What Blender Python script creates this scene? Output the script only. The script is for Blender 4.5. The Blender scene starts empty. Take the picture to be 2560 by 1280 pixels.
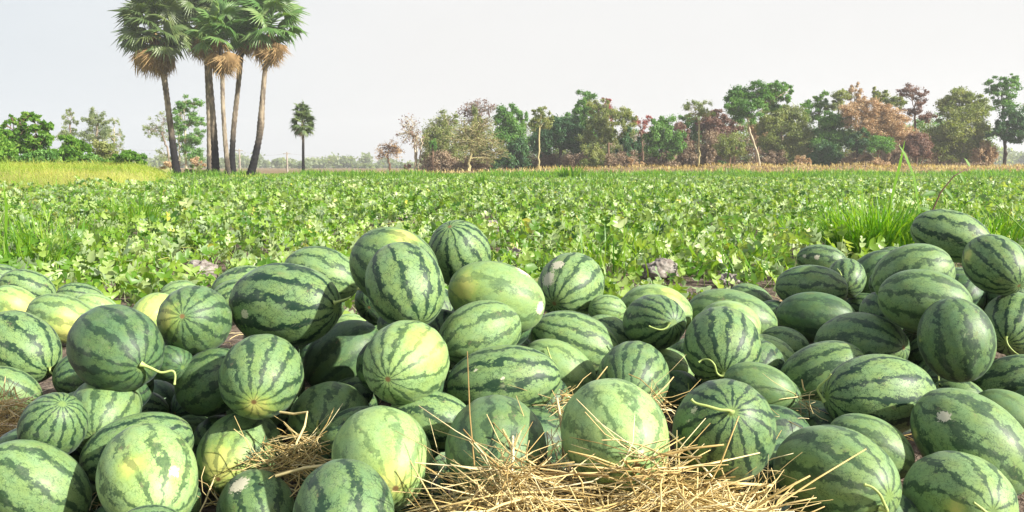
EXPOSURE = 1.15
HAZE = .0009
import bpy, math, random
import numpy as np
from mathutils import Vector, Matrix, noise as mnoise

rnd = random.Random(11)
rs = np.random.RandomState(7)
scene = bpy.context.scene
COL = scene.collection
F, HOR, CAM_H = 2000.0, 416.0, 0.78
PITCH = math.atan((640 - HOR) / F)
SP, CP = math.sin(PITCH), math.cos(PITCH)
SUN = Vector((0.76, -0.42, 0.50)).normalized()


def at(u, v, Y):
    """World point seen at pixel (u, v) of the 2560x1280 photograph, at distance Y along +Y."""
    a, b = (u - 1280) / F, (v - 640) / F
    dy, dz = CP - b * SP, -SP - b * CP
    t = Y / dy
    return np.array([a * t, Y, CAM_H + dz * t])


def px(Y):
    return Y / F * 1.0          # metres per photo pixel at distance Y


def sstep(a, b, x):
    t = np.clip((x - a) / (b - a), 0, 1)
    return t * t * (3 - 2 * t)


# ---------------------------------------------------------------- ground shape
def vnoise(x, y, s, seed=0):
    x = np.asarray(x, float) / s + seed * 17.3
    y = np.asarray(y, float) / s + seed * 9.1
    xi, yi = np.floor(x), np.floor(y)
    fx, fy = x - xi, y - yi
    fx, fy = fx * fx * (3 - 2 * fx), fy * fy * (3 - 2 * fy)

    def h(i, j):
        q = np.sin(i * 127.1 + j * 311.7) * 43758.5453
        return q - np.floor(q)
    return (h(xi, yi) * (1 - fx) + h(xi + 1, yi) * fx) * (1 - fy) + (h(xi, yi + 1) * (1 - fx) + h(xi + 1, yi + 1) * fx) * fy


def mound_mask(x, y):
    edge = -0.418 * y + 1.2 * (vnoise(x, y, 3.0, 5) - 0.5)
    return sstep(0.0, -2.2, x - edge) * sstep(19.5, 29, y + 2 * (vnoise(x, y, 4, 8) - .5)) * (1 - 0.5 * sstep(60, 90, y))


def bank_mask(x, y):
    c = 66 + 2.5 * (vnoise(x, y * 0, 14, 3) - 0.5)
    return np.exp(-((y - c) / 3.0) ** 2) * sstep(-17, -10, x)


def ground(x, y):
    x = np.asarray(x, float)
    y = np.asarray(y, float)
    t = np.clip((2.75 - y) / 1.3, 0, 1)
    z = -0.13 * t * t * (3 - 2 * t)
    far = sstep(4.5, 8, y)
    z = z + far * (0.05 * (vnoise(x, y, 1.1, 1) - 0.5) + 0.05 * (vnoise(x, y, 4.0, 2) - 0.5))
    z = z + 0.72 * mound_mask(x, y)
    z = z + bank_mask(x, y) * (0.78 + 0.3 * (vnoise(x, y, 1.7, 4) - 0.5)) * (0.42 + 0.58 * sstep(-10, 16, x))
    return z - 0.012


# ---------------------------------------------------------------- mesh helpers
def new_mesh(name, verts, face_arrays, mat, attrs=None, smooth=False, mats=None, mat_idx=None):
    me = bpy.data.meshes.new(name)
    verts = np.ascontiguousarray(verts, np.float32)
    me.vertices.add(len(verts))
    me.vertices.foreach_set('co', verts.ravel())
    loops = np.concatenate([f.ravel() for f in face_arrays]).astype(np.int32)
    sizes = np.concatenate([np.full(len(f), f.shape[1], np.int32) for f in face_arrays])
    starts = np.concatenate([[0], np.cumsum(sizes)[:-1]]).astype(np.int32)
    me.loops.add(len(loops))
    me.loops.foreach_set('vertex_index', loops)
    me.polygons.add(len(sizes))
    me.polygons.foreach_set('loop_start', starts)
    if smooth:
        me.polygons.foreach_set('use_smooth', np.ones(len(sizes), bool))
    for nm, (dom, typ, arr) in (attrs or {}).items():
        a = me.attributes.new(nm, typ, dom)
        key = 'vector' if typ == 'FLOAT_VECTOR' else 'value'
        a.data.foreach_set(key, np.ascontiguousarray(arr, np.float32).ravel())
    for m_ in (mats or [mat]):
        me.materials.append(m_)
    if mat_idx is not None:
        me.polygons.foreach_set('material_index', np.ascontiguousarray(mat_idx, np.int32))
    me.update(calc_edges=True)
    return me


def link(name, me, parent=None, loc=None):
    o = bpy.data.objects.new(name, me)
    COL.objects.link(o)
    if parent:
        o.parent = parent
    if loc is not None:
        o.location = loc
    return o


def tag(o, label=None, cat=None, group=None, kind=None):
    if label:
        o['label'] = label
    if cat:
        o['category'] = cat
    if group:
        o['group'] = group
    if kind:
        o['kind'] = kind
    return o


def thing(name, label, cat, loc, group=None):
    o = bpy.data.objects.new(name, None)
    o.empty_display_size = 0.1
    COL.objects.link(o)
    o.location = loc
    return tag(o, label, cat, group)


def instance(tv, tf, pos, X, Yv, Z, scale):
    """copies of a template (tv verts, tf faces) with axes X, Yv, Z at pos; returns one vert and one face array"""
    n, m = len(pos), len(tv)
    scale = np.asarray(scale).reshape(n, 1, 1)
    V = (tv[None, :, 0, None] * X[:, None, :] + tv[None, :, 1, None] * Yv[:, None, :] + tv[None, :, 2, None] * Z[:, None, :]) * scale + pos[:, None, :]
    Fa = tf[None] + (np.arange(n) * m)[:, None, None]
    return V.reshape(-1, 3), Fa.reshape(-1, tf.shape[1])


def unitv(a):
    return a / np.maximum(np.linalg.norm(a, axis=-1, keepdims=True), 1e-9)


def frames_y(heading, normal):
    Yv = unitv(heading)
    Z = unitv(normal - (normal * Yv).sum(1, keepdims=True) * Yv)
    return np.cross(Yv, Z), Yv, Z


def frames(normal, heading):
    Z = unitv(normal)
    Yv = unitv(heading - (heading * Z).sum(1, keepdims=True) * Z)
    return np.cross(Yv, Z), Yv, Z


class Geo:
    def __init__(self):
        self.v, self.f, self.t, self.n = [], {}, {}, 0

    def add(self, v, f, tint=None, key=None):
        v = np.asarray(v, float)
        f = np.asarray(f, int)
        k = f.shape[1]
        self.v.append(v)
        self.f.setdefault(k, []).append(f + self.n)
        tt = np.full(len(f), 0.5) if tint is None else np.asarray(tint, float)
        self.t.setdefault(k, []).append(tt)
        self.n += len(v)

    def mesh(self, name, mat, smooth=False):
        ks = sorted(self.f)
        fa = [np.concatenate(self.f[k]) for k in ks]
        ti = np.concatenate([np.concatenate(self.t[k]) for k in ks])
        return new_mesh(name, np.concatenate(self.v), fa, mat, {'tint': ('FACE', 'FLOAT', ti)}, smooth)


def tube(geo, pts, rad, sides=5, tint=0.5, cap=True):
    pts = np.asarray(pts, float)
    n = len(pts)
    rad = np.broadcast_to(np.asarray(rad, float), (n,))
    T = unitv(np.gradient(pts, axis=0))
    ref = np.array([0.31, 0.52, 0.2]) if abs(T[:, 2]).mean() > .7 else np.array([0, 0, 1.0])
    A = unitv(np.cross(T, ref))
    B = np.cross(T, A)
    an = np.arange(sides) / sides * 2 * math.pi
    V = pts[:, None] + rad[:, None, None] * (np.cos(an)[None, :, None] * A[:, None] + np.sin(an)[None, :, None] * B[:, None])
    i = np.arange(n - 1)[:, None] * sides
    j = np.arange(sides)[None]
    j2 = (j + 1) % sides
    q = np.stack([i + j, i + j2, i + sides + j2, i + sides + j], -1).reshape(-1, 4)
    geo.add(V.reshape(-1, 3), q, np.full(len(q), tint))
    if cap:
        c = np.array([np.arange(sides) + (n - 1) * sides])
        geo.f.setdefault(sides, []).append(c + geo.n - n * sides)
        geo.t.setdefault(sides, []).append(np.full(1, tint))


def strips(geo, P, W, side, tint):
    """n ribbons at once: P (n,k,3) centre lines, W (n,k) half widths, side (n,3)"""
    n, k, _ = P.shape
    L = P - side[:, None] * W[..., None]
    R_ = P + side[:, None] * W[..., None]
    V = np.stack([L, R_], 2).reshape(n, k * 2, 3)
    q = np.array([[2 * a, 2 * a + 1, 2 * a + 3, 2 * a + 2] for a in range(k - 1)])
    Fq = q[None] + (np.arange(n) * k * 2)[:, None, None]
    geo.add(V.reshape(-1, 3), Fq.reshape(-1, 4), np.repeat(tint, k - 1))


def blades(geo, base, height, lean, width, seg=4, tint=None, az=None, droop=0.5):
    """grass blades: base (n,3)"""
    n = len(base)
    az = rs.uniform(0, 2 * math.pi, n) if az is None else az
    d = np.stack([np.cos(az), np.sin(az), np.zeros(n)], 1)
    t = np.linspace(0, 1, seg + 1)[None]
    hh = np.asarray(height).reshape(n, 1)
    ll = np.asarray(lean).reshape(n, 1)
    out = hh * ll * (t ** 1.8)
    up = hh * (t - droop * ll * t ** 3)
    P = base[:, None] + d[:, None] * out[..., None] + np.array([0, 0, 1.0]) * up[..., None]
    w = np.asarray(width).reshape(n, 1) * (0.75 + .5 * t) * (1 - t ** 2.5) + 1e-4
    sa = az + math.pi / 2 + rs.uniform(-.7, .7, n)
    side = np.stack([np.cos(sa), np.sin(sa), np.zeros(n)], 1)
    strips(geo, P, w, side, rs.uniform(0, 1, n) if tint is None else tint)


# ---------------------------------------------------------------- materials
class NT:
    def __init__(self, name):
        self.mat = bpy.data.materials.new(name)
        self.mat.use_nodes = True
        self.t = self.mat.node_tree
        self.t.nodes.clear()
        self.out = self.t.nodes.new('ShaderNodeOutputMaterial')

    def n(self, typ, ins=None, **kw):
        nd = self.t.nodes.new('ShaderNode' + typ)
        for k, v in kw.items():
            setattr(nd, k, v)
        for k, v in (ins or {}).items():
            if isinstance(v, bpy.types.NodeSocket):
                self.t.links.new(v, nd.inputs[k])
            elif v is not None:
                nd.inputs[k].default_value = v
        return nd

    def math(self, op, a, b=None, c=None, clamp=False):
        ins = {0: a}
        if b is not None:
            ins[1] = b
        if c is not None:
            ins[2] = c
        nd = self.n('Math', ins, operation=op, use_clamp=clamp)
        return nd.outputs[0]

    def mix(self, fac, a, b, blend='MIX'):
        nd = self.t.nodes.new('ShaderNodeMix')
        nd.data_type = 'RGBA'
        nd.blend_type = blend
        for k, v in ((0, fac), (6, a), (7, b)):
            if isinstance(v, bpy.types.NodeSocket):
                self.t.links.new(v, nd.inputs[k])
            else:
                nd.inputs[k].default_value = v if k == 0 else (tuple(v) + (1,))[:4]
        return nd.outputs[2]

    def range(self, v, a, b, c, d, smooth=True):
        nd = self.n('MapRange', {0: v, 1: a, 2: b, 3: c, 4: d}, interpolation_type='SMOOTHSTEP' if smooth else 'LINEAR')
        return nd.outputs[0]

    def noise(self, vec, scale, detail=3, rough=.55, col=False):
        nd = self.n('TexNoise', {'Vector': vec, 'Scale': scale, 'Detail': detail, 'Roughness': rough})
        return nd.outputs[1 if col else 0]

    def attr(self, name, out='Fac'):
        return self.n('Attribute', attribute_name=name).outputs[out]

    def done(self, shader):
        self.t.links.new(shader, self.out.inputs['Surface'])
        return self.mat


def leaf_mat(name, cols, trans=0.35, rough=0.5, spec=0.3, back=None, tcol=None, objvar=0.0):
    """foliage: colour ramp over each leaf's own tint, part of the light passing through"""
    t = NT(name)
    ti = t.attr('tint')
    if objvar:
        r = t.n('ObjectInfo').outputs['Random']
        ti = t.math('ADD', t.math('MULTIPLY', ti, 1 - objvar), t.math('MULTIPLY', r, objvar))
    ramp = t.n('ValToRGB', {0: ti})
    el = ramp.color_ramp.elements
    while len(el) < len(cols):
        el.new(0.5)
    for i, c in enumerate(cols):
        el[i].position = i / (len(cols) - 1)
        el[i].color = tuple(c) + (1,)
    col = ramp.outputs[0]
    front = col
    if back is not None:
        bf = t.n('NewGeometry').outputs['Backfacing']
        col = t.mix(t.math('MULTIPLY', bf, .8), col, back)
    p = t.n('BsdfPrincipled', {'Base Color': col, 'Roughness': rough, 'Specular IOR Level': spec})
    tc = t.mix(1.0, front, tcol or (1.5, 1.6, .3), 'MULTIPLY')
    tr = t.n('BsdfTranslucent', {'Color': tc})
    mx = t.n('MixShader', {0: trans, 1: p.outputs[0], 2: tr.outputs[0]})
    return t.done(mx.outputs[0])


def bark_mat(name, a, b, scale=6.0, bump=.3, char=None):
    t = NT(name)
    oc = t.n('TexCoord').outputs['Object']
    mp = t.n('Mapping', {'Vector': oc, 'Scale': (1, 1, .25)}).outputs[0]
    f = t.noise(mp, scale, 5, .65)
    col = t.mix(t.range(f, .35, .65, 0, 1), a, b)
    if char is not None:          # fire-blackened lower trunk: charcoal below a ragged height
        z = t.n('SeparateXYZ', {0: oc}).outputs[2]
        zz = t.math('ADD', z, t.math('MULTIPLY', t.noise(oc, 1.1, 4), 3.0))
        col = t.mix(t.range(zz, char, char + 2.2, 1, 0), col, (.012, .011, .012))
    bmp = t.n('Bump', {'Strength': bump, 'Distance': .02, 'Height': t.noise(mp, scale * 3, 4)})
    p = t.n('BsdfPrincipled', {'Base Color': col, 'Roughness': .85, 'Specular IOR Level': .15, 'Normal': bmp.outputs[0]})
    return t.done(p.outputs[0])


def rind_mat():
    t = NT('watermelon_rind')
    U = t.n('Attribute', attribute_name='unit').outputs['Vector']
    A = t.n('SeparateXYZ', {0: t.n('Attribute', attribute_name='rind_look').outputs['Vector']})
    light, nst, con = A.outputs[0], A.outputs[1], A.outputs[2]
    seed = t.n('Attribute', attribute_name='rind_seed').outputs['Vector']
    P = t.n('VectorMath', {0: U, 1: seed}, operation='ADD').outputs[0]
    xyz = t.n('SeparateXYZ', {0: U})
    ang = t.math('DIVIDE', t.math('ARCTAN2', xyz.outputs[1], xyz.outputs[0]), 2 * math.pi)
    ang = t.math('MULTIPLY', ang, nst)
    w1 = t.math('MULTIPLY', t.math('SUBTRACT', t.noise(P, 1.7, 2), .5), 1.15)
    w2 = t.math('MULTIPLY', t.math('SUBTRACT', t.noise(P, 6.0, 4, .65), .5), .5)
    w3 = t.math('MULTIPLY', t.math('SUBTRACT', t.noise(P, 26, 3, .7), .5), .26)
    tt = t.math('ADD', ang, t.math('ADD', w1, t.math('ADD', w2, w3)))
    tri = t.math('PINGPONG', tt, .5)
    wid = t.math('ADD', .026, t.math('MULTIPLY', t.noise(P, 3.4, 3), .22))
    PV = t.n('VectorMath', {0: P, 1: t.n('VectorMath', {0: t.noise(P, 8, 3, .6, True), 1: (.3, .3, .3)}, operation='MULTIPLY').outputs[0]}, operation='ADD').outputs[0]
    cell = t.n('TexVoronoi', {'Vector': PV, 'Scale': 6.5}).outputs['Distance']
    wid = t.math('ADD', wid, t.math('MULTIPLY', t.math('SUBTRACT', cell, .42), .26))
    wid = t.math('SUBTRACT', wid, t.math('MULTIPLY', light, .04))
    st = t.range(t.math('SUBTRACT', tri, wid), -.03, .035, 1, 0)
    brk = t.range(t.noise(P, 5.5, 3, .6), .30, .46, .35, 1)
    st = t.math('MULTIPLY', st, brk)
    # halo of half-dark tissue beside each stripe
    halo = t.range(t.math('SUBTRACT', tri, wid), -.02, .2, 1, 0)
    halo = t.math('MULTIPLY', halo, t.range(t.noise(P, 12, 4, .7), .42, .62, 0, 1))
    # dark net of veins
    PW = t.n('VectorMath', {0: P, 1: t.n('VectorMath', {0: t.noise(P, 8, 3, .6, True), 1: (.3, .3, .3)}, operation='MULTIPLY').outputs[0]}, operation='ADD').outputs[0]
    vo = t.n('TexVoronoi', {'Vector': PW, 'Scale': 6.5}, feature='DISTANCE_TO_EDGE').outputs['Distance']
    vo2 = t.n('TexVoronoi', {'Vector': PW, 'Scale': 17.0}, feature='DISTANCE_TO_EDGE').outputs['Distance']
    vein = t.math('MULTIPLY', t.range(vo, .0, .065, 1, 0), t.range(t.noise(P, 4.2, 2), .32, .52, 0, 1))
    vein2 = t.math('MULTIPLY', t.range(vo2, .0, .07, 1, 0), t.range(t.noise(P, 6.0, 2), .38, .60, 0, .8))
    vein = t.math('MAXIMUM', vein, vein2)
    speck = t.noise(P, 55, 3, .7)
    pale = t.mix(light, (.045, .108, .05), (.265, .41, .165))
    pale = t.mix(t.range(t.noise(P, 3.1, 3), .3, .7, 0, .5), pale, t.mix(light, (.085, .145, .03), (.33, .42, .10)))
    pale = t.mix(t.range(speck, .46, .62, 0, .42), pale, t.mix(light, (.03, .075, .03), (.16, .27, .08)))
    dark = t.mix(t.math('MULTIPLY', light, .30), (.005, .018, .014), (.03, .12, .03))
    col = t.mix(t.math('MULTIPLY', t.math('MULTIPLY', halo, con), .45), pale, dark)
    col = t.mix(t.math('MULTIPLY', t.math('MULTIPLY', vein, con), .85), col, dark)
    col = t.mix(t.math('MULTIPLY', st, con), col, dark)
    # ground spot: yellow, ragged along the stripes
    ye = t.attr('yellow')
    yn = t.math('ADD', ye, t.math('MULTIPLY', t.math('SUBTRACT', t.noise(P, 5.5, 5, .7), .5), 1.3))
    yf = t.math('MULTIPLY', t.range(yn, .10, 1.15, 0, .9), t.math('SUBTRACT', 1.0, t.math('MULTIPLY', st, .55)))
    ycol = t.mix(t.range(yn, .55, 1.35, 0, 1), (.27, .38, .08), (.46, .46, .13))
    col = t.mix(yf, col, ycol)
    sc = t.attr('scar')
    sn = t.math('ADD', sc, t.math('MULTIPLY', t.math('SUBTRACT', t.noise(P, 20, 4, .7), .5), 1.3))
    sf = t.range(sn, .42, .5, 0, 1)
    col = t.mix(sf, col, t.mix(speck, (.40, .38, .27), (.58, .55, .42)))
    # dust, chafed specks and fine scratches
    dust = t.math('MULTIPLY', t.range(t.noise(P, 2.3, 5, .7), .48, .75, 0, .18), t.range(t.noise(P, 33, 2), .35, .6, .3, 1))
    col = t.mix(dust, col, (.33, .34, .27))
    fl = t.n('TexVoronoi', {'Vector': P, 'Scale': 9.0}).outputs['Distance']
    col = t.mix(t.math('MULTIPLY', t.range(fl, .0, .085, .8, 0), t.range(t.noise(P, 2.0, 1), .54, .58, 0, 1)), col, (.46, .44, .30))
    scr = t.n('TexNoise', {'Vector': t.n('Mapping', {'Vector': P, 'Rotation': (.6, .9, .3), 'Scale': (60, 4, 4)}).outputs[0], 'Scale': 1.0, 'Detail': 3}).outputs[0]
    col = t.mix(t.math('MULTIPLY', t.range(scr, .66, .74, 0, .4), t.range(t.noise(P, 1.6, 1), .5, .6, 0, 1)), col, (.34, .36, .22))
    mud = t.math('MULTIPLY', t.range(t.noise(P, 3.1, 6, .75), .62, .68, 0, .55), t.range(t.noise(P, 40, 2), .35, .6, .2, 1))
    col = t.mix(mud, col, (.20, .155, .10))
    # blossom end button and stem dimple
    bl = t.range(xyz.outputs[2], -.9985, -.9965, 1, 0)
    col = t.mix(bl, col, (.16, .10, .04))
    sd = t.range(xyz.outputs[2], .988, .998, 0, .6)
    col = t.mix(sd, col, (.16, .24, .06))
    rough = t.math('ADD', .40, t.math('ADD', t.math('MULTIPLY', t.noise(P, 6, 3), .22), t.math('ADD', t.math('MULTIPLY', sf, .3), t.math('MULTIPLY', t.math('ADD', dust, mud), .6))))
    bmp = t.n('Bump', {'Strength': .12, 'Distance': .004, 'Height': t.math('ADD', t.noise(P, 14, 4), t.math('MULTIPLY', sf, .8))})
    p = t.n('BsdfPrincipled', {'Base Color': col, 'Roughness': rough, 'Specular IOR Level': .36, 'Normal': bmp.outputs[0],
                               'Sheen Weight': .05, 'Sheen Roughness': .35, 'Sheen Tint': (.75, .88, 1, 1)})
    return t.done(p.outputs[0])


def soil_mat():
    t = NT('dry_soil')
    oc = t.n('TexCoord').outputs['Object']
    y = t.n('SeparateXYZ', {0: oc}).outputs[1]
    n1 = t.noise(oc, 1.3, 6, .6)
    n2 = t.noise(oc, 22, 5, .65)
    a = t.mix(t.range(n2, .3, .7, 0, 1), (.075, .055, .042), (.21, .165, .13))
    shade_cover = t.mix(t.range(n2, .35, .65, 0, 1), (.02, .032, .01), (.07, .085, .03))  # greenish ground cover, darkened to paint shade pockets under the vines
    fac = t.math('MULTIPLY', t.range(y, 6, 16, 0, .75), t.range(n1, .35, .6, .5, 1))
    col = t.mix(fac, a, shade_cover)
    d1 = t.noise(oc, .35, 5, .6)
    tanc = t.mix(t.range(t.noise(oc, 3.2, 5, .7), .35, .65, 0, 1), (.07, .045, .03), (.34, .25, .13))
    col = t.mix(t.math('MULTIPLY', t.range(y, 58, 63, 0, 1), t.range(d1, .1, .5, .75, 1)), col, tanc)
    x = t.n('SeparateXYZ', {0: oc}).outputs[0]
    md = t.math('MULTIPLY', t.range(t.math('ADD', x, t.math('MULTIPLY', y, .418)), 1.0, -1.2, 0, 1), t.range(y, 17.5, 21, 0, 1))
    col = t.mix(md, col, t.mix(n1, (.20, .25, .05), (.42, .38, .12)))
    bmp = t.n('Bump', {'Strength': .7, 'Distance': .03, 'Height': t.math('ADD', n2, t.noise(oc, 60, 4))})
    p = t.n('BsdfPrincipled', {'Base Color': col, 'Roughness': .95, 'Specular IOR Level': .1, 'Normal': bmp.outputs[0]})
    return t.done(p.outputs[0])


def clod_mat():
    t = NT('grey_clod')
    oc = t.n('TexCoord').outputs['Object']
    n = t.noise(oc, 18, 6, .7)
    col = t.mix(t.range(n, .32, .68, 0, 1), (.13, .105, .09), (.35, .32, .29))
    bmp = t.n('Bump', {'Strength': .8, 'Distance': .01, 'Height': t.noise(oc, 55, 5, .7)})
    p = t.n('BsdfPrincipled', {'Base Color': col, 'Roughness': .95, 'Specular IOR Level': .1, 'Normal': bmp.outputs[0]})
    return t.done(p.outputs[0])


def plain_mat(name, cols, rough=.6, spec=.3, trans=0.0):
    return leaf_mat(name, cols, trans, rough, spec)


RIND = rind_mat()
STEM = plain_mat('fresh_stem', [(.26, .36, .08), (.40, .47, .18)], .5)
STRAW = leaf_mat('straw', [(.33, .22, .08), (.54, .40, .15), (.69, .56, .27), (.78, .70, .44)], .15, .5, .4, tcol=(1.2, 1, .6))
VINE = leaf_mat('vine_leaf', [(.04, .115, .008), (.095, .21, .012), (.18, .30, .025), (.25, .35, .085), (.37, .45, .24), (.46, .44, .08)], .33, .42, .5,
                back=(.27, .35, .20), tcol=(1.5, 1.6, .3))
GRASS = leaf_mat('fresh_grass', [(.06, .18, .012), (.13, .29, .02), (.25, .38, .04)], .45, .45, .4, tcol=(1.4, 1.5, .35))
DRYG = leaf_mat('yellowing_grass', [(.17, .29, .035), (.29, .41, .06), (.43, .49, .11), (.58, .52, .18)], .42, .6, .2, tcol=(1.3, 1.2, .5))
TANG = leaf_mat('straw_grass', [(.38, .27, .10), (.56, .45, .18), (.68, .59, .28), (.42, .25, .11)], .3, .7, .2, tcol=(1.2, 1.1, .6))
SOIL = soil_mat()
CLOD = clod_mat()
LM = {
    'green': leaf_mat('green_leaves', [(0.0454, 0.129, 0.0272), (0.113, 0.25, 0.053), (0.212, 0.363, 0.0907)], .35),
    'dark': leaf_mat('dark_green_leaves', [(0.0217, 0.0698, 0.031), (0.0528, 0.132, 0.0544), (0.109, 0.217, 0.0698)], .28),
    'olive': leaf_mat('olive_leaves', [(0.113, 0.161, 0.0451), (0.209, 0.25, 0.0805), (0.354, 0.354, 0.145)], .35),
    'fresh': leaf_mat('fresh_leaves', [(.05, .14, .012), (.12, .26, .03), (.22, .33, .05)], .42),
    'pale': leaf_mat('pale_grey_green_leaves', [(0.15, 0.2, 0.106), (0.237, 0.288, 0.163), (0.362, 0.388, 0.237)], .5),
    'tan': leaf_mat('dried_tan_leaves', [(0.308, 0.198, 0.099), (0.484, 0.341, 0.198), (0.6, 0.473, 0.286)], .3, tcol=(1.2, 1, .7)),
    'maroon': leaf_mat('maroon_leaves', [(.13, .08, .06), (.22, .135, .10), (.31, .20, .14)], .3, tcol=(1.3, .9, .7)),
    'red': leaf_mat('red_leaves', [(0.264, 0.066, 0.055), (0.396, 0.121, 0.099), (0.374, 0.209, 0.132)], .3, tcol=(1.3, .8, .6)),
    'brown': leaf_mat('brown_dry_leaves', [(.15, .105, .07), (.29, .215, .145), (.47, .37, .25)], .25, tcol=(1.2, 1, .7)),
    'light': leaf_mat('light_feathery_leaves', [(.09, .20, .055), (.15, .29, .085), (.23, .36, .12)], .4),
}
BARK = {
    'grey': bark_mat('grey_bark', (.13, .10, .075), (.27, .22, .17)),
    'pale': bark_mat('pale_bark', (.30, .25, .17), (.48, .42, .30)),
    'yellow': bark_mat('yellowish_bark', (.27, .23, .11), (.43, .38, .20)),
    'brown': bark_mat('brown_bark', (.10, .06, .04), (.22, .14, .09)),
    'dark': bark_mat('dark_bark', (.03, .025, .02), (.09, .07, .055)),
}

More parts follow.
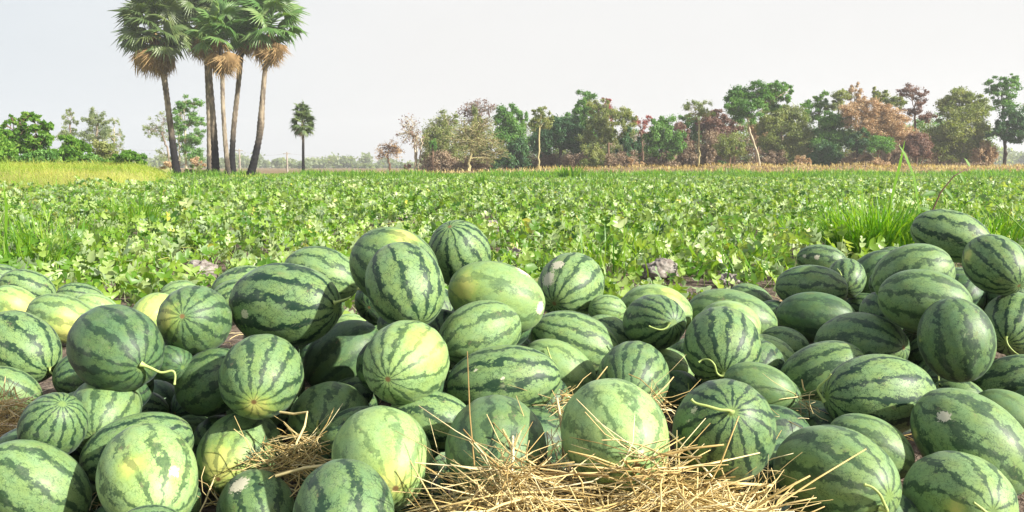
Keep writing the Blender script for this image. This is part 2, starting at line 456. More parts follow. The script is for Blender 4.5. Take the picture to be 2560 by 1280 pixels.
MELONS = [
 ('1a', [-2.9247, 4.5453, 0.1138], [-0.809, -0.4687, 0.3547], 0.1046, 1.234, 0.45, 12, 0.9, [], [], None, 'grey green watermelon furthest back at the left edge, half behind grass blades'),
 ('1b', [-2.6086, 4.2618, 0.1204], [-0.7916, -0.4154, 0.4482], 0.1047, 1.325, 0.5, 10, 0.9, [], [], None, 'grey green watermelon near left edge with a grass blade drooping across it'),
 ('2', [-2.3805, 3.7677, 0.1159], [0.7408, 0.3691, -0.5613], 0.0959, 1.221, 0.85, 10, 0.5, [[-0.898, 0.192, 0.395, 1.175]], [], None, 'pale yellowish watermelon at left edge below the grass covered ones'),
 ('3', [-2.2474, 4.1218, 0.0915], [0.8532, 0.4114, -0.3207], 0.0842, 1.406, 0.45, 12, 0.9, [], [], None, 'low watermelon with a patch of dried mud, half sunk in the vine leaves at left'),
 ('4', [-1.9767, 3.4576, 0.1172], [-0.8236, -0.3924, 0.4096], 0.1044, 1.339, 0.6, 10, 0.6, [[0.919, -0.122, -0.375, 1.005]], [], None, 'watermelon with glowing yellow green belly behind the big dark one at left'),
 ('5', [-1.9794, 3.7745, 0.0933], [0.7956, 0.3242, -0.5119], 0.0761, 1.416, 0.9, 12, 0.4, [], [], None, 'sliver of pale yellow watermelon showing above the big dark one at left'),
 ('6', [-1.649, 2.628, 0.1792], [0.811, -0.3063, -0.4984], 0.1103, 1.36, 0.5, 11, 0.95, [], [], [[-1.52, 2.5727, 0.124], [-1.5129, 2.5676, 0.1065], [-1.4899, 2.5711, 0.0868]], 'boldly striped watermelon at left edge with a stubby green stem pointing down'),
 ('7', [-1.0106, 1.9998, 0.3221], [0.7509, -0.622, -0.2219], 0.107, 1.311, 0.15, 12, 0.75, [], [], [[-0.9041, 1.9072, 0.3017], [-0.8834, 1.9099, 0.292], [-0.8583, 1.9135, 0.2791], [-0.8346, 1.9201, 0.2814], [-0.8273, 1.9203, 0.2703], [-0.8277, 1.914, 0.2479]], 'big dark watermelon at left with a long curled stem ending in a dry tendril'),
 ('8', [-1.6251, 3.5827, 0.1051], [-0.3169, -0.8501, -0.4206], 0.0963, 1.22, 1, 12, 0.35, [[0.353, 0.909, 0.22, 1.14]], [], None, 'pale yellow watermelon squeezed behind the dark one and the yellow cheeked one'),
 ('9', [-0.8892, 2.2142, 0.3498], [-0.0873, 0.9559, -0.2803], 0.0976, 1.22, 0.3, 13, 0.8, [[0.483, -0.175, -0.858, 0.522]], [], None, 'round watermelon with a yellow cheek and its brown blossom end facing out'),
 ('10', [-1.8942, 4.4933, 0.0688], [0.8943, 0.4168, 0.1632], 0.068, 1.471, 0.6, 12, 0.6, [], [], None, 'top of a small watermelon peeping out behind the yellow cheeked round one'),
 ('11a', [-1.4933, 4.3645, 0.1184], [0.9172, 0.3411, 0.206], 0.1136, 1.462, 0.5, 9, 0.9, [], [], None, 'low watermelon with one long stripe at the left foot of the middle heap'),
 ('11b', [-1.3829, 3.9217, 0.1172], [0.8676, 0.1532, 0.4732], 0.1026, 1.22, 0.5, 11, 0.9, [], [], None, 'watermelon wedged between the low back one and the largest barred one'),
 ('12', [-0.6676, 2.3361, 0.3727], [0.9457, -0.3248, -0.0114], 0.1255, 1.38, 0.4, 10, 1, [], [[-0.881, -0.339, -0.329, 0.098]], [[-0.5104, 2.2649, 0.3913], [-0.491, 2.266, 0.3969], [-0.4727, 2.2667, 0.4026], [-0.4609, 2.266, 0.4085]], 'largest barred watermelon on the middle heap, its stem pointing right'),
 ('13', [-0.7132, 2.9764, 0.3709], [0.947, -0.1515, -0.2832], 0.108, 1.37, 0.55, 10, 0.8, [], [], [[-0.5745, 2.9446, 0.3274], [-0.5579, 2.943, 0.3231], [-0.5472, 2.943, 0.3367]], 'watermelon lying behind the largest barred one, its short yellow stem at the right'),
 ('14', [-0.3614, 2.4354, 0.4728], [0.9053, -0.1177, -0.4081], 0.1174, 1.22, 0.4, 11, 0.8, [[-0.593, 0.805, 0.007, 0.476]], [], None, 'watermelon with a bright lime patch on top, behind the upright one'),
 ('15', [-0.1802, 2.722, 0.4843], [0.2246, 0.5513, -0.8035], 0.1077, 1.165, 0.5, 13, 0.95, [], [], None, 'topmost watermelon of the middle heap, stripes running down from its crown'),
 ('16', [-0.2947, 2.1948, 0.4506], [0.3777, -0.6256, -0.6827], 0.1064, 1.22, 0.5, 10, 0.95, [], [], None, 'upright egg shaped watermelon at the front of the middle heap top'),
 ('17', [-0.0515, 2.5505, 0.3595], [0.9642, -0.024, -0.2641], 0.1157, 1.395, 0.7, 7, 0.45, [[-0.719, 0.037, -0.694, 0.614]], [[-0.28, 0.88, 0.383, 0.19], [-0.466, 0.029, 0.884, 0.156]], None, 'oblong watermelon with a yellow left end and a cream scar on top'),
 ('18', [0.2314, 3.1102, 0.3125], [0.4663, 0.8276, 0.3126], 0.128, 1.216, 0.6, 13, 0.85, [], [[0.276, 0.884, -0.377, 0.172], [0.383, 0.579, -0.719, 0.209]], None, 'round watermelon with two white scars, right end of the middle heap'),
 ('19', [-0.096, 2.3399, 0.2854], [0.8669, 0.4145, 0.2769], 0.096, 1.354, 0.6, 10, 0.7, [], [], None, 'light watermelon tucked under the oblong yellow ended one'),
 ('20', [-0.2625, 1.9387, 0.2965], [0.2155, 0.9738, 0.0731], 0.1031, 1.242, 0.85, 13, 0.75, [[-0.567, 0.775, -0.278, 0.684]], [], None, 'bright lime watermelon with star shaped dark lines round its blossom end, heap centre'),
 ('21', [-0.5398, 2.5378, 0.1684], [-0.732, -0.303, -0.6102], 0.1098, 1.277, 0.15, 10, 0.5, [], [], None, 'dark shaded watermelon between the largest barred one and the bright lime one'),
 ('22', [-0.7103, 3.5407, 0.0612], [-0.9652, -0.1501, 0.2143], 0.0591, 1.55, 0.8, 12, 0.5, [], [], None, 'light green sliver of a watermelon under the gap beside the upright one'),
 ('23', [-0.6448, 2.0148, 0.2432], [-0.1287, 0.9524, 0.2763], 0.1029, 1.223, 0.45, 12, 0.85, [[-0.093, -0.161, -0.982, 0.477]], [], None, 'round watermelon with a yellow bottom beneath the largest barred one'),
 ('24', [-0.8324, 2.1639, 0.1845], [0.8327, -0.1209, 0.5403], 0.0884, 1.22, 0.2, 10, 0.8, [], [], None, 'dark watermelon in shade left of the yellow bottomed round one'),
 ('25', [-0.2009, 1.907, 0.1598], [0.9675, 0.02, -0.252], 0.073, 1.492, 0.55, 9, 0.9, [], [], None, 'low oblong watermelon with long stripes beneath the bright lime one'),
 ('26', [-0.5051, 2.1688, 0.069], [-0.0089, -0.9926, 0.121], 0.1123, 1.232, 0.5, 11, 0.7, [], [], [[-0.5045, 2.0289, 0.0872], [-0.5092, 2.0283, 0.1025], [-0.5072, 2.0308, 0.1211]], 'watermelon with a short pale stem on its face, above the dry straw'),
 ('27', [-0.3798, 1.9675, 0.1005], [-0.9793, -0.1999, -0.0314], 0.075, 1.397, 0.35, 9, 0.9, [], [], None, 'watermelon half hidden behind the pale yellow one at the front'),
 ('28', [-0.2861, 1.6987, 0.144], [-0.3495, 0.9282, 0.1278], 0.1072, 1.317, 1, 9, 0.45, [[0.093, 0.164, -0.982, 0.514]], [], None, 'big pale yellow green watermelon at the front with straw lying across it'),
 ('29', [-0.0243, 2.1801, 0.1816], [-0.9937, -0.0396, -0.1047], 0.1025, 1.568, 0.5, 10, 0.95, [], [[0.774, 0.463, 0.432, 0.055], [0.988, 0.152, 0.003, 0.044]], None, 'long striped watermelon in the centre behind the grey one in straw'),
 ('30', [-0.0347, 1.679, 0.1732], [-0.0509, 0.968, 0.2457], 0.1093, 1.25, 0.3, 12, 0.6, [], [], None, 'grey green watermelon sunk to half its height in the straw'),
 ('31', [0.2092, 1.5932, 0.235], [-0.2113, 0.9658, 0.1502], 0.1089, 1.218, 1, 9, 0.55, [], [[0.015, 0.249, -0.968, 0.062]], None, 'biggest pale mint watermelon with lime stripes standing in the straw'),
 ('32', [0.4562, 1.6717, 0.2118], [-0.098, -0.8056, 0.5843], 0.1094, 1.254, 0.35, 14, 0.95, [], [[-0.675, -0.083, 0.733, 0.067], [-0.729, -0.277, 0.626, 0.05]], [[0.4404, 1.5565, 0.2898], [0.4336, 1.5557, 0.295], [0.4162, 1.5565, 0.2964], [0.3914, 1.5606, 0.3026], [0.3703, 1.5669, 0.3064], [0.3614, 1.5711, 0.3135]], 'dark radially striped watermelon with a long pale stem across its top'),
 ('33', [0.3695, 2.3836, 0.1377], [0.2712, 0.9469, 0.1726], 0.1101, 1.286, 0.4, 16, 0.8, [], [], None, 'grey striped watermelon right behind the biggest pale one'),
 ('34', [0.1517, 2.5232, 0.1216], [-0.8491, 0.1804, 0.4965], 0.095, 1.388, 0.65, 8, 0.5, [], [], [[0.1293, 2.4331, 0.1558], [0.1245, 2.4377, 0.175], [0.1174, 2.4473, 0.1943], [0.1106, 2.4658, 0.2142]], 'half shaded watermelon with a thin green stem standing on its back'),
 ('35', [0.2167, 2.7029, 0.1731], [-0.9314, 0.1492, 0.3319], 0.1077, 1.473, 0.55, 13, 0.8, [], [], None, 'watermelon of pale right half and dark left, behind the one with a standing stem'),
 ('36', [0.3589, 2.8466, 0.1553], [0.8067, -0.2112, -0.5519], 0.0802, 1.344, 0.6, 10, 0.85, [], [], None, 'pointed end of a striped watermelon poking out below the two scarred one'),
 ('37', [0.3577, 2.9646, 0.2423], [-0.9528, -0.2336, 0.1939], 0.06, 1.22, 0.65, 12, 0.6, [], [], None, 'small pale watermelon peeping out right of the two scarred one'),
 ('38', [0.4849, 2.6835, 0.2521], [0.3149, -0.9317, 0.1809], 0.096, 1.403, 0.35, 14, 0.9, [], [], [[0.5106, 2.5519, 0.2777], [0.5021, 2.5465, 0.263], [0.485, 2.5441, 0.2556], [0.4656, 2.5442, 0.2582], [0.4431, 2.5498, 0.2663]], 'small dark round watermelon with a pale curved stem, beside the clods'),
 ('39', [0.5873, 3.2064, 0.1955], [-0.9711, 0.2017, 0.1276], 0.1087, 1.345, 0.8, 8, 0.5, [[0.666, 0.664, -0.34, 0.64]], [], None, 'yellow shouldered watermelon directly behind the small dark stemmed one'),
 ('39b', [0.6067, 3.9676, 0.0727], [0.5411, -0.8221, 0.1771], 0.0722, 1.22, 0.5, 12, 0.9, [], [], None, 'barely visible watermelon behind the left flank of the yellow shouldered one'),
 ('40', [0.6636, 2.481, 0.2152], [-0.1779, -0.9143, -0.3638], 0.1203, 1.205, 0.5, 14, 0.95, [], [], [[0.6384, 2.3458, 0.1623], [0.627, 2.3428, 0.1557], [0.614, 2.3445, 0.1651], [0.6045, 2.3384, 0.1911], [0.5916, 2.3456, 0.204], [0.5757, 2.3592, 0.2019], [0.5618, 2.3604, 0.193]], 'round watermelon with a looping green stem, lying in front of two pale ones'),
 ('41', [0.8316, 3.0146, 0.1684], [0.809, -0.5871, -0.0293], 0.1009, 1.22, 0.95, 8, 0.3, [], [], None, 'plain pale watermelon whose top shows over the one with a looping stem'),
 ('42', [0.914, 3.2723, 0.1501], [-0.945, 0.2907, 0.1501], 0.1205, 1.553, 0.45, 9, 0.6, [], [], None, 'long smooth watermelon on the right with a sunlit tip, above the plain pale one'),
 ('43', [1.1941, 3.9596, 0.1028], [0.8595, -0.3265, -0.3933], 0.0929, 1.279, 0.4, 10, 0.8, [], [], None, 'small watermelon behind the long smooth one, nearest the pale clod'),
 ('44', [1.0602, 3.0534, 0.0814], [-0.8975, 0.3678, 0.2432], 0.0783, 1.268, 0.45, 10, 0.7, [], [], None, 'small watermelon above a pale one in the dip of the right heap'),
 ('45', [0.9236, 2.8228, 0.0991], [0.8645, -0.3688, -0.3415], 0.0743, 1.418, 0.9, 9, 0.6, [], [], None, 'light striped watermelon right of the one with a looping stem'),
 ('46', [0.709, 2.2358, 0.152], [0.913, -0.3479, -0.213], 0.0665, 1.554, 0.35, 8, 0.4, [], [], None, 'smooth watermelon with a strand of dry vine on top and sunlit right end'),
 ('47', [0.5319, 2.7213, 0.0865], [0.9404, -0.2444, -0.2364], 0.0712, 1.439, 0.8, 7, 0.55, [], [], None, 'lime banded watermelon below the small dark stemmed one'),
 ('48', [0.5487, 2.5512, 0.0538], [0.5111, -0.8496, -0.1305], 0.0627, 1.22, 0.2, 10, 0.7, [], [], [[0.5619, 2.4787, 0.07], [0.5619, 2.4805, 0.0826], [0.5601, 2.485, 0.0944]], 'dark shaded watermelon with a stub of stem, left of the radially striped one'),
 ('49', [1.406, 3.726, 0.2113], [-0.9364, 0.3508, 0.0143], 0.1086, 1.486, 0.35, 11, 0.85, [], [], None, 'dark watermelon at the left end of the right heap, below the one by the grass'),
 ('50', [2.1331, 5.4792, 0.1359], [-0.9243, 0.3751, 0.0702], 0.1089, 1.528, 0.3, 9, 0.8, [], [[0.748, 0.03, 0.663, 0.109], [0.983, -0.006, 0.181, 0.136]], None, 'rearmost dark watermelon of the right heap with two tiny white marks, by the grass'),
 ('51', [1.6728, 3.9669, 0.2254], [-0.3478, -0.7981, -0.4919], 0.0923, 1.22, 0.35, 12, 0.9, [], [], [[1.6142, 3.8828, 0.2466], [1.6101, 3.894, 0.2648], [1.6033, 3.9127, 0.2783]], 'small watermelon with a tiny stem between two larger ones near the tall grass'),
 ('52', [1.8685, 4.0835, 0.2269], [-0.6323, 0.1875, -0.7517], 0.1087, 1.36, 0.25, 9, 0.7, [], [], None, 'dark tilted watermelon in the upper middle of the right heap'),
 ('53', [2.7852, 5.8141, 0.0994], [-0.9031, 0.4261, -0.0543], 0.0995, 1.221, 0.35, 12, 0.9, [], [], None, 'tip of a watermelon at the back of the right heap before the grass clump'),
 ('54', [1.4127, 2.8006, 0.395], [-0.8345, 0.3641, -0.4136], 0.1093, 1.262, 0.5, 10, 0.7, [], [], None, 'watermelon with a shaded right end below the topmost one of the right heap'),
 ('55', [1.3609, 2.6016, 0.338], [-0.8775, 0.4721, 0.0842], 0.1076, 1.3, 0.4, 9, 0.7, [], [], None, 'large smooth watermelon with faint stripes at the middle of the right heap'),
 ('56', [1.877, 3.414, 0.4843], [0.8194, -0.4779, -0.3166], 0.1076, 1.481, 0.6, 9, 0.95, [], [], None, 'topmost watermelon of the right heap with bold stripes along its length'),
 ('57', [1.8566, 3.0468, 0.4057], [-0.1851, 0.8435, 0.5043], 0.1078, 1.24, 0.5, 13, 0.95, [[0.901, -0.273, 0.336, 0.366]], [], None, 'striped watermelon near the right edge just below the topmost one'),
 ('58', [1.9172, 3.0088, 0.1824], [-0.607, -0.7037, -0.3692], 0.1093, 1.352, 0.5, 14, 0.95, [], [], [[1.8206, 2.8993, 0.1554], [1.8236, 2.8866, 0.1282], [1.8371, 2.868, 0.1056], [1.8549, 2.8485, 0.0924]], 'dark netted watermelon at right edge with stem trailing down'),
 ('59', [1.3484, 2.3841, 0.2549], [-0.0876, 0.2612, 0.9613], 0.1055, 1.228, 0.24, 8, 0.75, [[0.084, -0.993, 0.087, 0.106]], [], None, 'darkest upright watermelon, faintly striped, leaning in the right heap'),
 ('60', [1.269, 3.2844, 0.1526], [-0.927, 0.3688, 0.0676], 0.1093, 1.457, 0.12, 9, 0.5, [], [], None, 'dark glossy watermelon in shade on the left side of the right heap'),
 ('61', [1.7779, 3.9661, 0.073], [-0.9017, 0.4165, 0.1164], 0.0737, 1.34, 0.15, 12, 0.9, [], [], [[1.8137, 3.8907, 0.0943], [1.7876, 3.8855, 0.0952], [1.7565, 3.8838, 0.0736], [1.7318, 3.8904, 0.0744], [1.7192, 3.8984, 0.0789]], 'small dark watermelon with a curling stem in the shade of the smooth striped one'),
 ('62', [1.2402, 2.7888, 0.1452], [-0.4168, 0.8918, -0.176], 0.12, 1.53, 0.35, 10, 0.8, [], [], None, 'broad watermelon with pale star lines on its right shoulder, beside the darkest upright one'),
 ('63', [1.0046, 2.5304, 0.1113], [-0.8639, 0.2237, -0.4513], 0.1022, 1.393, 0.45, 10, 0.8, [], [], None, 'watermelon resting behind the one with an upright curved stem, right heap front'),
 ('64', [1.0233, 2.1676, 0.1468], [-0.993, -0.1168, 0.0159], 0.1148, 1.366, 0.5, 11, 1, [], [], [[0.8678, 2.1606, 0.1316], [0.8576, 2.1646, 0.1463], [0.8495, 2.1689, 0.1656], [0.8626, 2.1647, 0.185], [0.8768, 2.1628, 0.1991], [0.8821, 2.1636, 0.2102]], 'big clearly banded watermelon with a curved stem rising at its left end'),
 ('65', [1.4003, 2.4417, 0.0529], [0.827, -0.4371, -0.3536], 0.0676, 1.22, 0.4, 11, 0.8, [], [], [[1.3358, 2.4362, 0.0989], [1.3509, 2.4728, 0.1081], [1.3482, 2.4753, 0.1334]], 'top of a watermelon with a short upright stump of stem, under the darkest upright one'),
 ('66', [1.6368, 2.5501, 0.0843], [0.8094, -0.4031, 0.4271], 0.0805, 1.584, 0.4, 9, 0.9, [], [], None, 'striped watermelon at the right edge behind the grey smooth one'),
 ('67', [1.6192, 2.4169, 0.0471], [0.3603, -0.7764, 0.5171], 0.0552, 1.22, 0.1, 12, 0.4, [], [], None, 'dark blue green watermelon tip cut by the right edge'),
 ('68', [1.1376, 1.922, 0.1005], [0.6313, -0.5624, -0.5339], 0.114, 1.336, 0.5, 8, 0.75, [[-0.419, -0.621, -0.662, 0.143]], [[-0.854, 0.064, -0.517, 0.123]], None, 'largest watermelon at right, long and sloping, with a pinkish scar'),
 ('69', [1.4229, 2.2142, 0.0513], [0.649, -0.5795, -0.493], 0.0847, 1.313, 0.35, 8, 0.3, [], [], None, 'grey smooth watermelon behind the largest sloping one at right edge'),
 ('70', [0.9134, 1.9727, 0.0678], [0.7934, -0.494, -0.3557], 0.0774, 1.376, 0.5, 9, 0.6, [], [], None, 'half shaded watermelon between the big banded one and the front one with a bent stem'),
 ('71', [0.7107, 1.6964, 0.1003], [0.3662, -0.9258, 0.0939], 0.1098, 1.393, 0.5, 10, 0.7, [], [], [[0.7424, 1.5475, 0.0967], [0.752, 1.5365, 0.0932], [0.7468, 1.5408, 0.1081], [0.7349, 1.5382, 0.1292], [0.7215, 1.5419, 0.141], [0.7072, 1.5462, 0.1451]], 'big front watermelon right of the straw with netted skin and a bent stem'),
 ('72', [1.0024, 1.7239, 0.0378], [-0.0386, -0.9714, 0.2342], 0.105, 1.357, 0.7, 10, 0.8, [[-0.595, -0.189, 0.781, 0.263]], [], [[0.9835, 1.5834, 0.0662], [0.9714, 1.585, 0.0767], [0.957, 1.5913, 0.0878]], 'light mottled watermelon at the bottom right corner'),
 ('73', [0.9067, 2.3381, 0.0242], [-0.9339, 0.3571, -0.0155], 0.0559, 1.437, 0.45, 11, 0.6, [], [], None, 'small netted watermelon poking from the straw left of the big banded one'),
 ('75', [-1.5877, 2.4569, 0.0789], [0.7712, 0.3458, -0.5344], 0.0706, 1.451, 0.5, 10, 0.8, [], [], None, 'watermelon at left edge right behind the tuft of straw'),
 ('76', [-1.04, 1.7579, 0.193], [0.5263, -0.4197, 0.7395], 0.0691, 1.285, 0.35, 15, 0.9, [], [], None, 'dark radially ribbed watermelon with a pale button on top beside the straw tuft'),
 ('77', [-1.0246, 1.9523, 0.1646], [-0.2317, 0.9352, 0.268], 0.0857, 1.324, 0.5, 11, 0.7, [], [], None, 'watermelon with a shadowed right end behind the ribbed one with a pale button'),
 ('78', [-1.1054, 2.4358, 0.0494], [0.792, -0.4302, -0.4332], 0.063, 1.22, 0.1, 12, 0.6, [], [], None, 'shaded watermelon deep in the gap under the big dark one'),
 ('79', [-0.8722, 1.8118, 0.1205], [-0.8566, -0.4807, -0.1877], 0.0846, 1.466, 0.4, 10, 0.95, [], [], None, 'long watermelon rising to the right behind the big pale one at front left'),
 ('80', [-0.9276, 2.2784, 0.0094], [0.9157, 0.2728, -0.2952], 0.0444, 1.542, 0.3, 12, 0.5, [], [], None, 'plain dark green watermelon top between the long one and the yellow ended one'),
 ('81', [-0.7162, 2.034, 0.0277], [0.105, 0.9823, 0.1549], 0.1042, 1.238, 0.55, 11, 0.7, [[0.074, 0.328, -0.942, 0.789]], [], None, 'watermelon with a large yellow end and blossom button, front left of the straw'),
 ('82', [-0.7593, 1.609, 0.1339], [-0.518, 0.809, 0.2777], 0.0964, 1.418, 0.95, 9, 0.7, [[0.689, 0.597, -0.412, 0.373]], [[-0.114, 0.772, -0.625, 0.118]], None, 'big pale watermelon at front left with a yellow streak and a white chip'),
 ('83', [-1.0139, 1.6362, 0.1044], [0.7387, 0.1905, -0.6466], 0.0836, 1.416, 0.5, 9, 0.8, [], [], None, 'watermelon in the bottom left corner behind the green grass blades'),
 ('84', [-0.5959, 1.7861, -0.0162], [-0.3894, 0.906, 0.1659], 0.0875, 1.337, 0.35, 10, 0.85, [], [[0.703, 0.706, -0.084, 0.234]], None, 'grey green watermelon at the bottom edge with a whitish scuff'),
 ('85', [-0.3097, 1.4145, 0.1375], [-0.2714, 0.9428, 0.1934], 0.0928, 1.313, 0.35, 9, 0.9, [], [], None, 'dark striped watermelon at the bottom edge in front of the pale yellow one'),
 ('86', [-0.6723, 1.4333, 0.1038], [-0.9136, -0.2981, 0.2766], 0.0444, 1.402, 0.35, 12, 0.9, [], [], None, 'top of a bluish watermelon at the very bottom edge beneath the big pale one'),
 ('89', [0.1037, 3.2992, 0.0764], [0.3532, -0.9355, 0.0054], 0.077, 1.22, 0.5, 12, 0.9, [], [], None, 'pale edge of a watermelon in the notch beneath the oblong yellow ended one'),
 ('90', [0.0191, 3.1476, 0.053], [0.9055, -0.4131, 0.097], 0.0542, 1.22, 0.1, 12, 0.9, [], [], None, 'dark bit of a watermelon in the gap left of the half pale one'),
 ('91', [-0.9346, 2.1413, 0.2488], [0.7718, -0.6312, -0.0767], 0.0535, 1.22, 0.08, 12, 0.6, [], [], None, 'added dark watermelon filling the shaded gap right of the big dark one with the curled stem'),  # added filler, rind darkened to stand for the shade in this gap
]
HIDDEN = [
 (-1.229, 1.747, -0.019, 0.094),
 (-0.239, 1.899, -0.011, 0.083),
 (1.740, 3.442, 0.071, 0.071),
 (0.793, 1.564, -0.056, 0.071),
 (-0.899, 1.963, 0.007, 0.092),
 (-1.072, 2.075, 0.017, 0.086),
 (1.273, 3.046, 0.070, 0.070),
 (0.531, 3.048, 0.101, 0.101),
 (-0.528, 2.861, 0.096, 0.096),
 (0.407, 1.465, -0.030, 0.100),
 (-1.051, 1.570, -0.051, 0.076),
 (0.284, 3.114, 0.080, 0.080),
 (-0.651, 3.017, 0.079, 0.079),
 (-0.906, 3.031, 0.107, 0.107),
 (1.397, 2.964, 0.090, 0.090),
 (-0.741, 2.322, 0.067, 0.100),
 (-0.270, 1.656, -0.031, 0.090),
 (-0.261, 2.431, 0.075, 0.095),
 (-0.071, 1.729, -0.024, 0.091),
 (0.163, 1.541, -0.053, 0.075),
 (1.441, 2.617, 0.079, 0.082),
 (-0.053, 2.561, 0.075, 0.082),
 (1.498, 2.760, 0.100, 0.100),
 (-0.478, 1.577, -0.036, 0.091),
 (1.551, 3.936, 0.078, 0.078),
 (-0.328, 2.577, 0.087, 0.093),
 (-0.143, 1.297, -0.059, 0.071),
 (-0.845, 1.674, -0.029, 0.091),
 (-0.349, 1.791, -0.024, 0.084),
 (-0.558, 3.221, 0.084, 0.084),
 (-0.808, 3.182, 0.071, 0.071),
 (-0.783, 1.305, -0.033, 0.097),
 (-0.600, 1.370, -0.022, 0.108),
 (-0.230, 2.736, 0.083, 0.083),
 (-0.211, 2.047, 0.026, 0.099),
 (-0.371, 2.948, 0.072, 0.072),
 (1.913, 3.560, 0.109, 0.109),
 (0.647, 2.818, 0.087, 0.087),
 (1.793, 3.200, 0.111, 0.111),
 (-1.107, 2.311, 0.044, 0.079),
 (1.654, 4.142, 0.096, 0.096),
 (-0.084, 1.909, -0.021, 0.072),
 (0.846, 1.734, -0.028, 0.086),
 (0.705, 2.105, 0.039, 0.104),
 (-0.119, 2.873, 0.078, 0.078),
 (-0.823, 2.171, 0.018, 0.072),
 (2.046, 2.969, 0.083, 0.083),
 (-0.103, 2.339, 0.076, 0.107),
 (-1.043, 1.838, -0.026, 0.076),
 (0.521, 1.753, -0.039, 0.073),
 (0.609, 2.274, 0.046, 0.085),
 (-0.461, 1.941, -0.013, 0.076),
 (2.016, 3.307, 0.084, 0.084),
 (1.711, 2.986, 0.097, 0.097),
 (1.752, 3.620, 0.087, 0.087),
 (0.056, 2.081, 0.036, 0.104),
 (0.102, 2.383, 0.063, 0.088),
 (-0.846, 2.846, 0.084, 0.084),
 (0.015, 2.705, 0.088, 0.089),
 (-0.423, 1.393, -0.043, 0.087),
 (0.372, 1.630, -0.047, 0.076),
 (-0.957, 2.385, 0.056, 0.081),
 (-1.193, 1.553, -0.031, 0.097),
 (-0.646, 1.550, -0.052, 0.076),
 (-0.753, 2.484, 0.074, 0.088),
 (1.175, 2.468, 0.055, 0.070),
 (0.776, 1.932, -0.019, 0.071),
 (-0.492, 2.413, 0.057, 0.079),
 (-0.317, 1.297, -0.046, 0.084),
 (0.172, 2.929, 0.105, 0.105),
 (-0.130, 1.564, -0.054, 0.073),
 (0.720, 2.382, 0.052, 0.078),
 (1.525, 3.620, 0.070, 0.070),
 (1.225, 3.705, 0.081, 0.081),
 (0.299, 3.339, 0.088, 0.088),
 (-0.825, 1.838, -0.024, 0.078),
 (-1.200, 2.178, 0.053, 0.106),
 (0.633, 1.554, -0.026, 0.102),
 (2.045, 3.150, 0.080, 0.080),
 (0.692, 2.563, 0.068, 0.076),
 (-0.232, 1.458, -0.043, 0.087),
 (0.424, 3.185, 0.084, 0.084),
 (1.512, 4.136, 0.072, 0.072),
 (0.184, 1.753, -0.040, 0.072),
 (-0.073, 2.171, 0.016, 0.071),
 (-1.003, 1.718, -0.042, 0.074),
 (0.835, 2.464, 0.057, 0.073),
 (-0.705, 2.868, 0.072, 0.072),
 (1.364, 3.579, 0.105, 0.105),
 (-0.257, 2.228, 0.035, 0.081),
 (0.627, 1.933, 0.015, 0.104),
 (0.839, 2.691, 0.098, 0.099),
 (0.046, 2.264, 0.033, 0.074),
 (1.406, 3.867, 0.084, 0.084),
 (-0.763, 1.470, -0.042, 0.088),
 (0.536, 2.144, 0.018, 0.076),
 (0.905, 2.236, 0.025, 0.070),
 (-1.199, 1.956, 0.025, 0.111),
 (0.871, 2.104, 0.011, 0.075),
 (1.734, 3.293, 0.240, 0.074),
 (1.376, 2.911, 0.240, 0.090),
 (-0.150, 2.728, 0.240, 0.075),
 (1.562, 2.830, 0.240, 0.074),
 (-0.165, 2.493, 0.227, 0.073),
 (1.894, 3.477, 0.240, 0.071),
 (2.065, 3.411, 0.240, 0.108),
 (-0.748, 3.108, 0.240, 0.083),
 (-0.363, 2.687, 0.239, 0.093),
 (-0.020, 2.673, 0.239, 0.082),
 (-0.828, 2.970, 0.240, 0.072),
 (-1.196, 1.632, 0.117, 0.074),
 (-0.256, 2.391, 0.216, 0.071),
 (-0.986, 2.381, 0.215, 0.093),
 (-0.019, 2.936, 0.240, 0.085),
 (1.676, 3.157, 0.240, 0.073),
 (-0.369, 2.282, 0.202, 0.088),
 (1.888, 3.322, 0.240, 0.096),
 (1.739, 3.635, 0.240, 0.089),
 (-0.265, 2.160, 0.184, 0.082),
 (-0.794, 2.585, 0.234, 0.090),
 (-0.301, 2.926, 0.240, 0.108),
 (-1.056, 2.136, 0.180, 0.073),
 (1.540, 2.989, 0.240, 0.099),
 (0.266, 1.704, 0.123, 0.077),
 (-0.698, 2.292, 0.203, 0.072),
 (2.041, 3.617, 0.240, 0.086),
 (-0.234, 2.608, 0.236, 0.078),
 (-0.728, 2.410, 0.218, 0.074),
 (1.503, 2.661, 0.238, 0.071),
 (-0.545, 3.185, 0.240, 0.093),
 (2.038, 3.228, 0.240, 0.084),
 (-0.878, 3.197, 0.240, 0.077),
 (1.690, 3.433, 0.240, 0.083),
]

# ---------------------------------------------------------------- camera, sky, sun, air
cam = bpy.data.cameras.new('camera')
cam.sensor_width = 36
cam.lens = 36 * F / 2560
cam.clip_start = .05
cam.clip_end = 3000
co = bpy.data.objects.new('camera', cam)
COL.objects.link(co)
co.location = (0, 0, CAM_H)
co.rotation_euler = (math.pi / 2 - PITCH, 0, 0)
scene.camera = co

